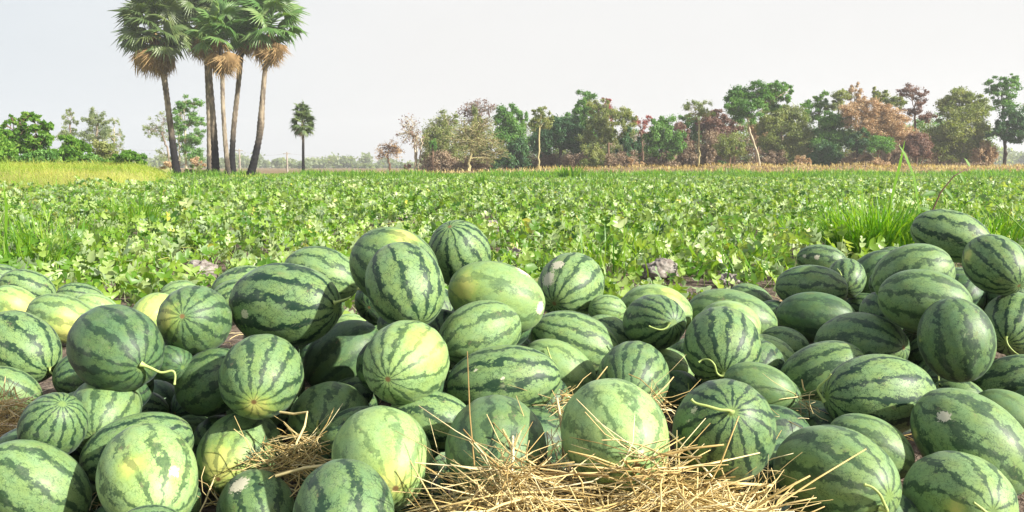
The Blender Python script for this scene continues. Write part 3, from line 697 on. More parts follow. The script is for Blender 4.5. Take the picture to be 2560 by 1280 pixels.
world = bpy.data.worlds.new('World')
scene.world = world
world.use_nodes = True
nt = world.node_tree
nt.nodes.clear()
sky = nt.nodes.new('ShaderNodeTexSky')
sky.sky_type = 'NISHITA'
sky.sun_disc = False
sky.sun_elevation = math.asin(SUN.z)
sky.sun_rotation = math.atan2(SUN.x, SUN.y)
sky.dust_density = 4.0
sky.air_density = 1.0
bg1 = nt.nodes.new('ShaderNodeBackground')
nt.links.new(sky.outputs[0], bg1.inputs[0])
bg1.inputs[1].default_value = .115
bg2 = nt.nodes.new('ShaderNodeBackground')
bg2.inputs[1].default_value = 1.0 / 2 ** EXPOSURE
tc = nt.nodes.new('ShaderNodeTexCoord')
sx = nt.nodes.new('ShaderNodeSeparateXYZ')
nt.links.new(tc.outputs['Generated'], sx.inputs[0])
# milky dry-season air: white low in the sky, the blue coming through higher up
mr = nt.nodes.new('ShaderNodeMapRange')
mr.interpolation_type = 'SMOOTHSTEP'
for i, v in ((1, .12), (2, .85), (3, 1.0), (4, .45)):
    mr.inputs[i].default_value = v
nt.links.new(sx.outputs[2], mr.inputs[0])
mb = nt.nodes.new('ShaderNodeMapRange')
mb.interpolation_type = 'SMOOTHSTEP'
for i, v in ((1, -.66), (2, -.05), (3, 0.0), (4, 1.0)):
    mb.inputs[i].default_value = v
nt.links.new(sx.outputs[0], mb.inputs[0])
mc = nt.nodes.new('ShaderNodeMix')
mc.data_type = 'RGBA'
mc.inputs[6].default_value = (.765, .825, .875, 1)
mc.inputs[7].default_value = (.905, .90, .89, 1)
nt.links.new(mb.outputs[0], mc.inputs[0])
nz_ = nt.nodes.new('ShaderNodeTexNoise')          # faint unevenness of the haze
nz_.inputs['Scale'].default_value = 2.2
nz_.inputs['Detail'].default_value = 4
mpn = nt.nodes.new('ShaderNodeMapping')
mpn.inputs['Scale'].default_value = (1, 1, 3)
nt.links.new(tc.outputs['Generated'], mpn.inputs[0])
nt.links.new(mpn.outputs[0], nz_.inputs['Vector'])
mrn = nt.nodes.new('ShaderNodeMapRange')
for i, v in ((1, .3), (2, .7), (3, .965), (4, 1.02)):
    mrn.inputs[i].default_value = v
nt.links.new(nz_.outputs[0], mrn.inputs[0])
vmx = nt.nodes.new('ShaderNodeVectorMath')
vmx.operation = 'SCALE'
nt.links.new(mc.outputs[2], vmx.inputs[0])
nt.links.new(mrn.outputs[0], vmx.inputs['Scale'])
nt.links.new(vmx.outputs[0], bg2.inputs[0])
ms = nt.nodes.new('ShaderNodeMixShader')
nt.links.new(mr.outputs[0], ms.inputs[0])
nt.links.new(bg1.outputs[0], ms.inputs[1])
nt.links.new(bg2.outputs[0], ms.inputs[2])
wo = nt.nodes.new('ShaderNodeOutputWorld')
nt.links.new(ms.outputs[0], wo.inputs['Surface'])

sl = bpy.data.lights.new('sun', 'SUN')
sl.energy = 5.0
sl.angle = math.radians(1.0)
sl.color = (1, .955, .86)
so = bpy.data.objects.new('sun', sl)
COL.objects.link(so)
so.rotation_euler = SUN.to_track_quat('Z', 'Y').to_euler()
so.location = (30, -10, 20)

vs = scene.view_settings
vs.view_transform = 'Standard'
vs.look = 'None'
vs.exposure = EXPOSURE
vs.gamma = 1
scene.cycles.use_denoising = True
scene.cycles.max_bounces = 6
scene.cycles.diffuse_bounces = 3
scene.cycles.glossy_bounces = 2
scene.cycles.transmission_bounces = 4
scene.cycles.transparent_max_bounces = 6
scene.cycles.volume_bounces = 0
scene.cycles.sample_clamp_indirect = 6

if HAZE:
    hz = NT('haze_air')
    pv = hz.n('VolumePrincipled', {'Color': (.95, .965, .98, 1), 'Density': HAZE, 'Anisotropy': .15})
    hz.t.links.new(pv.outputs[0], hz.out.inputs['Volume'])
    b = [(-420, -40, -1.6), (420, -40, -1.6), (420, 520, -1.6), (-420, 520, -1.6)]
    hv = np.array(b + [(x, y, 30) for x, y, z in b], float)
    hf = np.array([[3, 2, 1, 0], [4, 5, 6, 7], [0, 1, 5, 4], [1, 2, 6, 5], [2, 3, 7, 6], [3, 0, 4, 7]])
    tag(link('haze', new_mesh('haze', hv, [hf], hz.mat)), 'pale dry season haze hanging over the whole field', 'haze', kind='stuff')

# ---------------------------------------------------------------- ground sheet
gy = np.concatenate([np.linspace(-30, .6, 16)[:-1], np.linspace(.6, 10, 150)[:-1], np.linspace(10, 80, 190)[:-1], np.linspace(80, 515, 50)])
gx = np.concatenate([np.linspace(-415, -60, 30)[:-1], np.linspace(-60, -4, 130)[:-1], np.linspace(-4, 4, 110)[:-1], np.linspace(4, 60, 110)[:-1], np.linspace(60, 415, 30)])
XX, YY = np.meshgrid(gx, gy)
GV = np.stack([XX, YY, ground(XX, YY)], -1).reshape(-1, 3)
nx, ny = len(gx), len(gy)
ii = (np.arange(ny - 1)[:, None] * nx + np.arange(nx - 1)[None]).ravel()
GF = np.stack([ii, ii + 1, ii + nx + 1, ii + nx], -1)
tag(link('ground', new_mesh('ground', GV, [GF], SOIL, smooth=True)), kind='structure')

# ---------------------------------------------------------------- watermelons
NU, NV = 72, 40
th = np.linspace(0, math.pi, NV + 1)
ph = np.arange(NU) / NU * 2 * math.pi
SU = [(0, 0, 1)]
for a in th[1:-1]:
    SU += [(math.sin(a) * math.cos(q), math.sin(a) * math.sin(q), math.cos(a)) for q in ph]
SU.append((0, 0, -1))
SU = np.array(SU)
tris, quads = [], []
for j in range(NU):
    tris.append((0, 1 + j, 1 + (j + 1) % NU))
    e = 1 + (NV - 2) * NU
    tris.append((len(SU) - 1, e + (j + 1) % NU, e + j))
for i in range(NV - 2):
    for j in range(NU):
        a = 1 + i * NU + j
        b_ = 1 + i * NU + (j + 1) % NU
        quads.append((a, a + NU, b_ + NU, b_))
tris, quads = np.array(tris), np.array(quads)
MGROUP = 'watermelons heaped in the foreground'
MEL = []      # (centre, axis, r, L) of every melon for keeping plants and straw out


def axis_matrix(z):
    z = Vector(z).normalized()
    x = Vector((.3, .2, 1.)).cross(z).normalized()
    y = z.cross(x)
    return Matrix((x, y, z)).transposed()


def watermelon(c, ax, r, k, light, nst, con, yel, scars, stem, label):
    L = r * k
    u = SU
    sd = rs.uniform(-40, 40, 3)
    # slight natural irregularity: faint ribs, one end fuller, gentle lumps
    e = rs.uniform(-.05, .05)
    lump = 1 + e * u[:, 2] * (1 - .5 * u[:, 2] ** 2) + .008 * np.cos(np.arctan2(u[:, 1], u[:, 0]) * nst + sd[0]) * (1 - u[:, 2] ** 2)
    for q in range(3):
        d = unitv(rs.normal(size=3)[None])[0]
        lump = lump + rs.uniform(-.03, .03) * ((u @ d) ** 2 - .4)
    dim = .020 * np.exp(-((1 - np.abs(u[:, 2])) / .012))
    V = u * lump[:, None] * np.array([r, r, L])
    V[:, 2] -= np.sign(u[:, 2]) * dim * L
    ye = np.zeros(len(u))
    for y in yel:
        d = np.linalg.norm((u - np.array(y[:3])) * np.array([1, 1, k]), axis=1)
        ye = np.maximum(ye, 1.3 * np.exp(-(d / (y[3] * .95)) ** 2))
    sc = np.zeros(len(u))
    for s_ in scars:
        d = np.linalg.norm((u - np.array(s_[:3])) * np.array([1, 1, k]), axis=1)
        sc = np.maximum(sc, np.clip(1.0 - .5 * d / max(s_[3], .05), 0, 1))
    me = new_mesh('watermelon', V, [tris, quads], RIND, {
        'unit': ('POINT', 'FLOAT_VECTOR', u),
        'rind_look': ('POINT', 'FLOAT_VECTOR', np.tile([light, nst, con], (len(u), 1))),
        'rind_seed': ('POINT', 'FLOAT_VECTOR', np.tile(sd, (len(u), 1))),
        'yellow': ('POINT', 'FLOAT', ye), 'scar': ('POINT', 'FLOAT', sc)}, smooth=True)
    o = link('watermelon', me)
    M3 = axis_matrix(ax)
    o.matrix_world = Matrix.Translation(c) @ M3.to_4x4()
    tag(o, label, 'watermelon', MGROUP)
    MEL.append((np.array(c), np.array(ax), r, L))
    if stem:
        inv = o.matrix_world.inverted()
        P = np.array([inv @ Vector(q) for q in stem])
        tt = np.linspace(0, len(P) - 1, len(P) * 5)
        # Catmull-Rom through the measured points
        Q = []
        for t_ in tt:
            i = min(int(t_), len(P) - 2)
            f = t_ - i
            p0, p1, p2, p3 = P[max(i - 1, 0)], P[i], P[i + 1], P[min(i + 2, len(P) - 1)]
            Q.append(.5 * ((2 * p1) + (-p0 + p2) * f + (2 * p0 - 5 * p1 + 4 * p2 - p3) * f ** 2 + (-p0 + 3 * p1 - 3 * p2 + p3) * f ** 3))
        Q = np.array(Q)
        # seat the root in the rind
        g = Geo()
        w = np.linspace(0, 1, len(Q))
        R_ = .0036 * (1 - .35 * w) + .0045 * np.exp(-(w / .09) ** 2) + .0012 * np.exp(-((1 - w) / .06) ** 2)
        tube(g, Q, R_ * (r / .11) ** .5, 8, .5)
        link('stem', g.mesh('stem', STEM, True), o)
    return o


for (i_, c, ax, r, k, light, nst, con, yel, scars, stem, label) in MELONS:
    watermelon(c, ax, r, k, light, nst, con, yel, scars, stem, label)
for (x, y, z, r) in HIDDEN + [(-1.42, 2.60, .085, .09), (-1.24, 2.72, .08, .085)]:
    a = rs.uniform(0, 6.28)
    watermelon((x, y, z), (math.cos(a), math.sin(a), .1), r * .95, 1.12, rs.uniform(.05, .3), 11, .9, [], [], None,  # fillers: dark rind colour paints in the shade of the heap's gaps
               'added filler watermelon inside the heap, almost wholly hidden, rind dark to stand for gap shade')
MC = np.array([m[0] for m in MEL])
MR = np.array([m[3] for m in MEL])


def clear_of_melons(P, margin=.02, flat=True):
    ok = np.ones(len(P), bool)
    for (c, ax, r, L) in MEL:
        d = P - c
        if flat:
            d = d * np.array([1, 1, .55])
        t = d @ ax
        q = (t / (L + margin)) ** 2 + ((d * d).sum(1) - t * t) / (r + margin) ** 2
        ok &= q > 1
    return ok


# ---------------------------------------------------------------- straw
STRAW_BUMPS = [  # x, y, height, sx, sy
    (.02, 1.60, .285, .22, .16), (.28, 1.59, .26, .22, .14), (.50, 1.60, .15, .18, .13), (.0, 1.44, .34, .15, .10), (.24, 1.44, .36, .17, .10), (.44, 1.46, .23, .12, .10), (.16, 1.42, .23, .45, .16), (-.02, 1.70, .14, .16, .10)]


def straw_top(x, y):
    z = ground(x, y) + .035
    b = 0
    for (bx, by, h, sx_, sy_) in STRAW_BUMPS:
        b = np.maximum(b, h * np.exp(-((x - bx) / sx_) ** 2 - ((y - by) / sy_) ** 2))
    return z + b


def straw_bits(geo, n, xr, yr, zfun, length=(.10, .34), tilt=.35, thick=(.0011, .0028), zj=.05, need=None, upbias=0.0):
    x = rs.uniform(*xr, n)
    y = rs.uniform(*yr, n)
    if need is not None:
        k = need(x, y)
        x, y = x[k], y[k]
        n = len(x)
    z = zfun(x, y) - np.abs(rs.normal(0, zj, n)) * .6 + .01
    az = rs.uniform(0, 2 * math.pi, n)
    el = rs.normal(upbias, tilt, n)
    d = np.stack([np.cos(az) * np.cos(el), np.sin(az) * np.cos(el), np.sin(el)], 1)
    Lh = rs.uniform(length[0], length[1], n)
    bend = unitv(rs.normal(size=(n, 3)) * np.array([1, 1, .6])) * rs.uniform(.02, .30, (n, 1))
    bend *= np.where(rs.uniform(0, 1, (n, 1)) < .35, 2.6, 1)
    kink = rs.uniform(0, 1, n) < .35
    t = np.array([-.5, -.32, -.12, .1, .3, .5])
    PP = np.stack([x, y, z], 1)[:, None] + d[:, None] * (t[None, :, None] * Lh[:, None, None]) + bend[:, None] * ((t ** 2)[None, :, None] * Lh[:, None, None] * 2)
    PP += rs.normal(0, .012, (n, 6, 3)) * Lh[:, None, None]
    kk = rs.normal(0, .14, (n, 1, 3)) * Lh[:, None, None] * np.array([.3, .9, 1.5])[None, :, None]
    PP[:, 3:] += kk * kink[:, None, None]
    out = clear_of_melons(PP.reshape(-1, 3), -.006, flat=False).reshape(n, 6).all(1)
    for q in np.nonzero(out)[0]:
        P = PP[q]
        rr = .85 * rs.uniform(*thick) * (1.25 if rs.uniform() < .12 else rs.uniform(.6, 1))
        tube(geo, P, rr * np.array([.85, 1, 1, 1, .9, .6]), 3 if rr < .0014 else 4, np.clip(rs.normal(.5, .27), 0, 1), cap=True)


g = Geo()
straw_bits(g, 8600, (-.42, .92), (1.2, 1.88), straw_top, tilt=.26, need=lambda x, y: rs.uniform(0, 1, len(x)) < np.clip((straw_top(x, y) - ground(x, y) - .03) / .09, .10, 1))
straw_bits(g, 520, (-.2, .6), (1.45, 1.82), lambda x, y: straw_top(x, y) + .01, (.12, .34), .38, (.001, .0022), .02)
straw_bits(g, 900, (-1.6, 1.8), (1.5, 2.9), lambda x, y: ground(x, y) + .03, (.08, .25), .2, zj=.02)
straw_bits(g, 420, (-1.5, 1.9), (2.9, 4.6), lambda x, y: ground(x, y) + .03, (.08, .25), .15, zj=.02)
# wads caught between the melons
for (u, v, Y, s_, n_) in ((1420, 1015, 2.12, .035, 50), (1962, 1070, 2.08, .042, 90), (4, 1030, 2.2, .045, 100), (-6, 1080, 2.15, .045, 60), (285, 1262, 1.80, .045, 60), (1915, 985, 2.22, .035, 26),
                         (680, 1172, 1.9, .04, 45), (760, 1130, 1.9, .045, 55), (740, 1172, 1.86, .05, 70), (1640, 1010, 2.1, .03, 22), (1995, 1010, 2.2, .04, 30), (1860, 1235, 1.66, .07, 110), (528, 1262, 1.85, .03, 30)):
    c = at(u, v, Y)
    straw_bits(g, n_, (c[0] - s_, c[0] + s_), (c[1] - s_, c[1] + s_), lambda x, y: c[2] + rs.uniform(-s_ * .8, s_ * .8, len(x)), (.06, .22), .42, (.001, .0022), .01)
tag(link('straw', g.mesh('straw', STRAW)), 'golden dry straw piled in front of and between the watermelons', 'straw', kind='stuff')

STALKS = [
    ('bent straw stalk arching down the face of the biggest pale watermelon', [(1492, 968, 1.80), (1508, 985, 1.76), (1528, 1020, 1.72), (1536, 1060, 1.70), (1540, 1110, 1.68)], .0030),
    ('straight brown straw stalk standing left of the biggest pale watermelon', [(1392, 995, 1.78), (1400, 1040, 1.77), (1407, 1090, 1.76), (1408, 1150, 1.75)], .0036),
    ('long straw stalk sloping down to the right under the radially striped watermelon', [(1560, 1100, 1.62), (1620, 1075, 1.62), (1672, 1080, 1.62), (1720, 1125, 1.60), (1760, 1170, 1.58), (1800, 1215, 1.55)], .0024),
    ('yellow straw stalk leaning across the pale yellow watermelon at the front', [(970, 1022, 1.86), (945, 1060, 1.80), (915, 1100, 1.76), (860, 1150, 1.72), (810, 1172, 1.70)], .0022),
    ('broad pale straw stalk arching along the bottom of the pale yellow watermelon', [(690, 1190, 1.72), (760, 1170, 1.70), (840, 1160, 1.68), (920, 1172, 1.66), (965, 1210, 1.64)], .0036),
    ('crooked straw stalk with a folded top in the straw near the front', [(700, 1030, 1.92), (735, 1035, 1.90), (768, 1030, 1.88), (762, 1065, 1.87), (742, 1105, 1.85), (735, 1135, 1.84)], .0030),
    ('pair like pale straw stalk lying at the lower right end of the straw', [(1760, 1205, 1.60), (1830, 1208, 1.60), (1930, 1214, 1.62)], .0034),
]
for lab, pts, r in STALKS:
    P = np.array([at(*q) for q in pts])
    g = Geo()
    tube(g, P - P[-1], r, 6, rs.uniform(.5, .95))
    tag(link('straw_stalk', g.mesh('straw_stalk', STRAW), loc=P[-1]), lab, 'straw stalk', 'loose long straw stalks')

# ---------------------------------------------------------------- watermelon vines covering the field
def leaf_template(levels):
    """deeply lobed leaf along +Y, folded along its midrib"""
    if levels == 3:
        y = [0, .10, .16, .30, .40, .47, .55, .66, .74, .80, .90, 1.0]
        w = [.02, .13, .32, .36, .045, .055, .29, .31, .045, .07, .13, .0]
        f = [0, -.04, .04, .16, .04, .03, .14, .20, .03, .03, .04, 0]
    elif levels == 2:
        y = [0, .14, .32, .46, .66, .78, 1.0]
        w = [.02, .26, .34, .045, .29, .06, .0]
        f = [0, .02, .16, .03, .18, .02, 0]
    else:
        y = [0, .3, .65, 1.0]
        w = [.05, .38, .30, .0]
        f = [0, .05, .08, 0]
    V, Fq = [], []
    for a, b_, c in zip(y, w, f):
        droop = -.25 * a * a
        V += [(-b_, a + c, droop + .34 * b_ + .05 * math.sin(a * 19)), (0, a, droop), (b_, a + c, droop + .30 * b_ + .05 * math.cos(a * 17))]
    for i in range(len(y) - 1):
        s = 3 * i
        Fq += [(s, s + 1, s + 4, s + 3), (s + 1, s + 2, s + 5, s + 4)]
    return np.array(V), np.array(Fq)


CLODS = [  # u, v, Y, size px, label
    (1650, 690, 5.55, 42, 'largest grey soil clod in the gap of the vines, right of the middle heap'),
    (1822, 706, 5.2, 30, 'pale soil clod with a brown side at the left foot of the right heap'),
    (1240, 574, 9.6, 30, 'pinkish grey soil clod left of two, behind the topmost watermelon of the middle heap'),
    (1283, 566, 9.9, 24, 'pale soil clod right of two, in the vines behind the middle heap'),
    (1285, 632, 7.0, 20, 'small soil clod below the pair of clods behind the middle heap'),
    (1322, 590, 8.7, 17, 'small round soil clod at the right of the group in the vines'),
    (505, 690, 5.5, 40, 'flat pale soil clod lying behind the left end of the middle heap'),
    (1010, 552, 11.0, 24, 'far dark soil clod in the vines above the bright lime patched watermelon'),
    (1600, 722, 4.9, 20, 'small crumbly clod just behind the yellow shouldered watermelon'),
    (1730, 748, 4.6, 24, 'brown crumb of soil between the yellow shouldered and the long smooth watermelons'),
]
HOLES = [(at(u, v, Y)[0], at(u, v, Y)[1], s_ * Y / F * 1.25) for (u, v, Y, s_, l_) in CLODS] + [(at(520, 668, 5.9)[0], 5.7, .22), (at(1700, 725, 4.9)[0], 4.9, .26), (at(1250, 600, 8.6)[0], 8.6, .3)]
BX = [-6, -3.2, -2.4, -1.5, -.9, -.2, .2, .6, 1.05, 1.5, 1.9, 2.4, 2.75, 3.1, 6]
BY = [5.0, 4.9, 4.5, 4.25, 3.7, 3.3, 3.35, 3.75, 4.4, 4.75, 5.1, 6.3, 5.2, 3.6, 3.0]


def in_field(x, y):
    ok = y > np.interp(x, BX, BY)
    ok &= mound_mask(x, y) < .25
    ok &= bank_mask(x, y) < .35
    for (hx, hy, hr) in HOLES:
        ok &= (x - hx) ** 2 + ((y - hy) * .8) ** 2 > (hr * rs.uniform(.75, 1.15, len(x))) ** 2
    return ok


def scatter(y0, y1, dens, side=2.5):
    n = int(dens * ((.66 * (y1 + y0) / 2 + side) * 2) * (y1 - y0))
    u = rs.uniform(0, 1, n)
    a, b = .66 * y0 + side, .66 * y1 + side
    # area-uniform in the trapezoid
    k = (b - a) / (y1 - y0)
    t = (-a + np.sqrt(a * a + u * (b * b - a * a))) / k
    y = y0 + t
    x = rs.uniform(-1, 1, n) * (a + k * t)
    return x, y


g = Geo()
for (y0, y1, dens, lv, s0, s1) in ((3.2, 7.5, 165, 3, .06, .145), (7.5, 12, 125, 3, .07, .145), (12, 22, 84, 2, .085, .165), (22, 38, 42, 2, .11, .21), (38, 64, 24, 2, .13, .23)):
    x, y = scatter(y0, y1, dens)
    k = in_field(x, y)
    # vines run in clumps: thin some places out
    k &= rs.uniform(0, 1, len(x)) < (.12 + 1.35 * vnoise(x, y, .8, 6)) * (.55 + .8 * vnoise(x, y, 3.1, 61))
    x, y = x[k], y[k]
    n = len(x)
    canopy = .04 + .22 * vnoise(x, y, .6, 9) ** 1.4 * sstep(3.5, 7, y) * (1 - .5 * sstep(28, 45, y))
    z = ground(x, y) + .02 + canopy * rs.uniform(.15, 1.25, n)
    nrm = rs.normal(size=(n, 3)) * np.array([.8, .8, .25]) + np.array([.10, -.12, .5])
    hd = rs.normal(size=(n, 3)) * np.array([1, 1, .45]) + np.array([0, 0, .15])
    up = rs.uniform(0, 1, n) < .34           # leaves held upright
    hd[up] = rs.normal(size=(up.sum(), 3)) * .45 + np.array([0, 0, 1.0])
    nrm[up] = rs.normal(size=(up.sum(), 3)) + np.array([.3, -.6, .2])
    z[up] += .03
    X, Yv, Z = frames(nrm, hd)
    size = rs.uniform(s0, s1, n) * (.8 + .5 * vnoise(x, y, 1.3, 12))
    tv, tf = leaf_template(lv)
    tv = tv - np.array([0, .45, 0])
    P = np.stack([x, y, z], 1)
    ok = clear_of_melons(P, .045) if y0 < 7.5 else np.ones(n, bool)
    P, X, Yv, Z, size = P[ok], X[ok], Yv[ok], Z[ok], size[ok]
    n = len(P)
    V, Fa = instance(tv, tf, P, X, Yv, Z, size)
    tint = np.clip(.0 + .74 * rs.uniform(0, 1, n) + .40 * (vnoise(P[:, 0], P[:, 1], .6, 15) - .5) + (rs.uniform(0, 1, n) > .975) * .4, 0, 1)
    g.add(V, Fa, np.repeat(tint, len(tf)))
    if y0 < 12:     # leaf stalks and runners
        m_ = int(n * .6)
        B = P[:m_] - Yv[:m_] * size[:m_, None] * .45
        E = B - np.stack([rs.normal(0, .03, m_), rs.normal(0, .03, m_), B[:, 2] - ground(B[:, 0], B[:, 1])], 1)
        Pm = np.stack([E, (E + B) / 2 + rs.normal(0, .012, (m_, 3)), B], 1)
        sa = unitv(rs.normal(size=(m_, 3)) * np.array([1, .3, .1]))
        strips(g, Pm, np.full((m_, 3), .0026), sa, rs.uniform(.55, .9, m_))
for q in range(260):        # long trailing runners
    y = rs.uniform(3.6, 14)
    x = rs.uniform(-.7, .7) * y
    a = rs.uniform(0, 6.28)
    pts = []
    for s_ in range(9):
        pts.append((x, y, 0))
        a += rs.normal(0, .35)
        x += .12 * math.cos(a)
        y += .12 * math.sin(a)
    pts = np.array(pts)
    if not in_field(pts[:, 0], pts[:, 1]).all():
        continue
    pts[:, 2] = ground(pts[:, 0], pts[:, 1]) + .05 + .08 * vnoise(pts[:, 0] * 7, pts[:, 1] * 7, 1, 3)
    tube(g, pts, .0032, 4, rs.uniform(.5, .95))
# big leaves hanging over the left melons and upright silvery ones that stand out
tv, tf = leaf_template(3)
tv = tv - np.array([0, .45, 0])
BIG = [(300, 688, 4.9, .19, (0, -.6, .75), (1, .1, .05), .66), (268, 668, 5.0, .12, (.2, -.8, .5), (.1, 0, 1), .62), (372, 716, 4.75, .20, (-.3, -.9, .2), (.35, 0, -1), .30), (415, 700, 4.8, .16, (.2, -.9, .3), (-.2, 0, 1), .22),
       (240, 640, 5.4, .15, (-.3, -.7, .6), (1, 0, .55), .68), (345, 735, 4.6, .13, (.1, -.9, .4), (-.6, 0, 1), .2), (1550, 575, 8.6, .33, (.1, -.95, .3), (-.1, .1, 1), .84), (1510, 585, 8.6, .24, (.2, -.95, .3), (-.8, .1, .7), .8),
       (1590, 590, 8.6, .22, (.1, -.95, .3), (.7, .1, .7), .8), (1905, 655, 6.1, .27, (-.1, -.9, .5), (-.75, .1, .7), .35), (1870, 690, 5.6, .22, (.2, -.6, .8), (.9, .2, .4), .75), (1985, 700, 5.5, .16, (.1, -.7, .6), (-.6, 0, .5), .95),
       (470, 520, 12.5, .36, (.1, -.95, .3), (-.3, .1, 1), .85), (540, 585, 8.6, .34, (.1, -.8, .5), (.9, .1, -.5), .82), (880, 480, 22, .5, (0, -1, .3), (.2, 0, 1), .85), (760, 610, 7.6, .22, (0, -.9, .3), (-.3, 0, 1), .8), (700, 600, 8, .25, (.1, -.9, .4), (.6, 0, .7), .7)]
for (u, v, Y, s_, nn, hh, ti) in BIG:
    X, Yv, Z = frames(np.array([nn], float), np.array([hh], float))
    V, Fa = instance(tv, tf, at(u, v, Y)[None], X, Yv, Z, [s_])
    g.add(V, Fa, np.full(len(tf), ti))
tag(link('watermelon_vines', g.mesh('watermelon_vines', VINE)), 'low lobed grey green watermelon vines covering the whole field', 'vines', kind='stuff')

for (u, v, Y, s_, lab) in CLODS:
    c = at(u, v, Y)
    c[2] = float(ground(c[0], c[1])) + s_ * Y / F * .45
    W = SU[::1].copy()
    nz = np.array([mnoise.fractal(Vector(q * 1.6 + u), .9, 2.0, 5) for q in W])
    nz2 = np.array([mnoise.noise(Vector(q * 5.0 + v)) for q in W])
    W = W * (1 + .30 * nz + .10 * nz2)[:, None] * (s_ * Y / F) * np.array([1.05, .85, .75])
    tag(link('soil_clod', new_mesh('soil_clod', W, [tris, quads], CLOD, smooth=False), loc=c), lab, 'soil clod', 'soil clods among the vines')

# ---------------------------------------------------------------- grasses
g = Geo()
for (y0, y1, dens, h0, h1, seg) in ((5, 14, 36, .12, .32, 3), (14, 34, 22, .16, .36, 2), (34, 64, 34, .16, .40, 2)):
    x, y = scatter(y0, y1, dens)
    k = in_field(x, y)
    dn = vnoise(x, y, 1.9, 21) * .7 + .3 * vnoise(x, y, .5, 22)
    edge = sstep(38, 58, y)
    k &= rs.uniform(0, 1, len(x)) < np.maximum(sstep(.42, .75, dn), edge * .9)
    x, y = x[k], y[k]
    B = np.stack([x, y, ground(x, y)], 1)
    n = len(x)
    blades(g, B, rs.uniform(h0, h1, n) * (.7 + 1.0 * sstep(.5, .8, vnoise(x, y, 2.3, 55))) * (1 + .3 * sstep(38, 60, y)), rs.uniform(.15, .8, n), np.full(n, .004) * (1 + y / 9), seg)
tag(link('field_grass', g.mesh('field_grass', GRASS)), 'fresh green weed grass growing between the vines', 'grass', kind='stuff')

g = Geo()
x, y = scatter(19, 50, 95, 3)
k = mound_mask(x, y) > .12
x, y = x[k], y[k]
n = len(x)
hh = rs.uniform(.16, .5, n) * (.35 + .7 * vnoise(x, y, 2.2, 30) + .7 * sstep(.6, .9, vnoise(x, y, .9, 31)))
blades(g, np.stack([x, y, ground(x, y)], 1), hh, rs.uniform(.4, 2.2, n), np.full(n, .0055) * (y / 28), 3,
       tint=np.clip(-.1 + 1.0 * vnoise(x, y, 1.8, 33) + rs.normal(0, .18, n), 0, 1))
tag(link('mound_grass', g.mesh('mound_grass', DRYG)), 'soft yellow green grass over the mound at the left edge of the field', 'grass', kind='stuff')

g = Geo()
x, y = scatter(60, 78, 22, 4)
k = (bank_mask(x, y) > .25) & (rs.uniform(0, 1, len(x)) < .25 + .75 * sstep(-4, 10, x) * vnoise(x, y, 5, 41) * 1.6)
k |= (y > 68) & (x > 2) & (rs.uniform(0, 1, len(x)) < .5)
x, y = x[k], y[k]
n = len(x)
blades(g, np.stack([x, y, ground(x, y)], 1), rs.uniform(.2, .5, n), rs.uniform(.3, 1.2, n), np.full(n, .025), 2,
       tint=np.clip(vnoise(x, y, 3, 44) + rs.normal(0, .2, n), 0, 1))
tag(link('bank_grass', g.mesh('bank_grass', TANG)), 'dry tan grass on the low bank below the trees', 'grass', kind='stuff')


def clump(label, u, v, Y, n, h, spread, width=.006, lean=(.15, .9), mat=None, extra=(), name='grass_clump', seg=5):
    c = at(u, v, Y)
    c[2] = float(ground(c[0], c[1]))
    g = Geo()
    a = rs.uniform(0, 6.28, n)
    q = np.sqrt(rs.uniform(0, 1, n)) * spread
    B = np.stack([np.cos(a) * q, np.sin(a) * q * .7, np.zeros(n)], 1)
    B[:, 2] = ground(B[:, 0] + c[0], B[:, 1] + c[1]) - c[2]
    blades(g, B, rs.uniform(.4, 1.0, n) * h, rs.uniform(*lean, n), rs.uniform(.6, 1.2, n) * width, seg, az=a + rs.normal(0, .7, n))
    for pts, w in extra:
        P = np.array([at(*p) for p in pts]) - c
        W = np.full((1, len(P)), w) * np.concatenate([np.linspace(.8, 1, len(P) - 1), [.15]])[None]
        strips(g, P[None], W, np.array([[.9, .3, .2]]), np.array([.6]))
    o = link(name, g.mesh(name, mat or GRASS), loc=c)
    return tag(o, label, 'grass')


clump('big bright green grass clump with two tall crossed blades, behind the right heap', 2195, 640, 6.9, 900, .66, .44, .0072,
      extra=[([(2200, 640, 6.9), (2215, 560, 6.9), (2235, 470, 6.9), (2250, 410, 6.9), (2262, 352, 6.9)], .017),
             ([(2310, 620, 6.8), (2300, 540, 6.8), (2285, 440, 6.8), (2262, 385, 6.8), (2247, 362, 6.8)], .013),
             ([(2150, 640, 6.8), (2155, 540, 6.8), (2156, 440, 6.8)], .010)])
clump('green grass in the vines at far right behind the topmost watermelon', 2470, 600, 7.6, 460, .52, .65, .007)
clump('sparse grass standing left of the biggest clump, near the small back watermelons', 2020, 600, 8.3, 170, .42, .5, .006)
clump('tuft of long grass in the middle of the field, left half', 335, 565, 10.2, 200, .62, .36, .0075, (.1, .7))
clump('tall grass at the left edge with one very tall blade', 40, 690, 5.7, 220, .5, .40, .0055, extra=[([(16, 700, 5.6), (14, 600, 5.6), (16, 520, 5.6), (8, 455, 5.6)], .010), ([(40, 690, 5.6), (48, 600, 5.6), (20, 540, 5.6)], .007)])
clump('grass spreading beside the tall grass at the left edge', 135, 640, 6.8, 240, .5, .5, .006)
clump('thin dark grass stems in front of the leftmost tall palm', 470, 520, 15, 14, .95, .5, .010, (.1, .5))
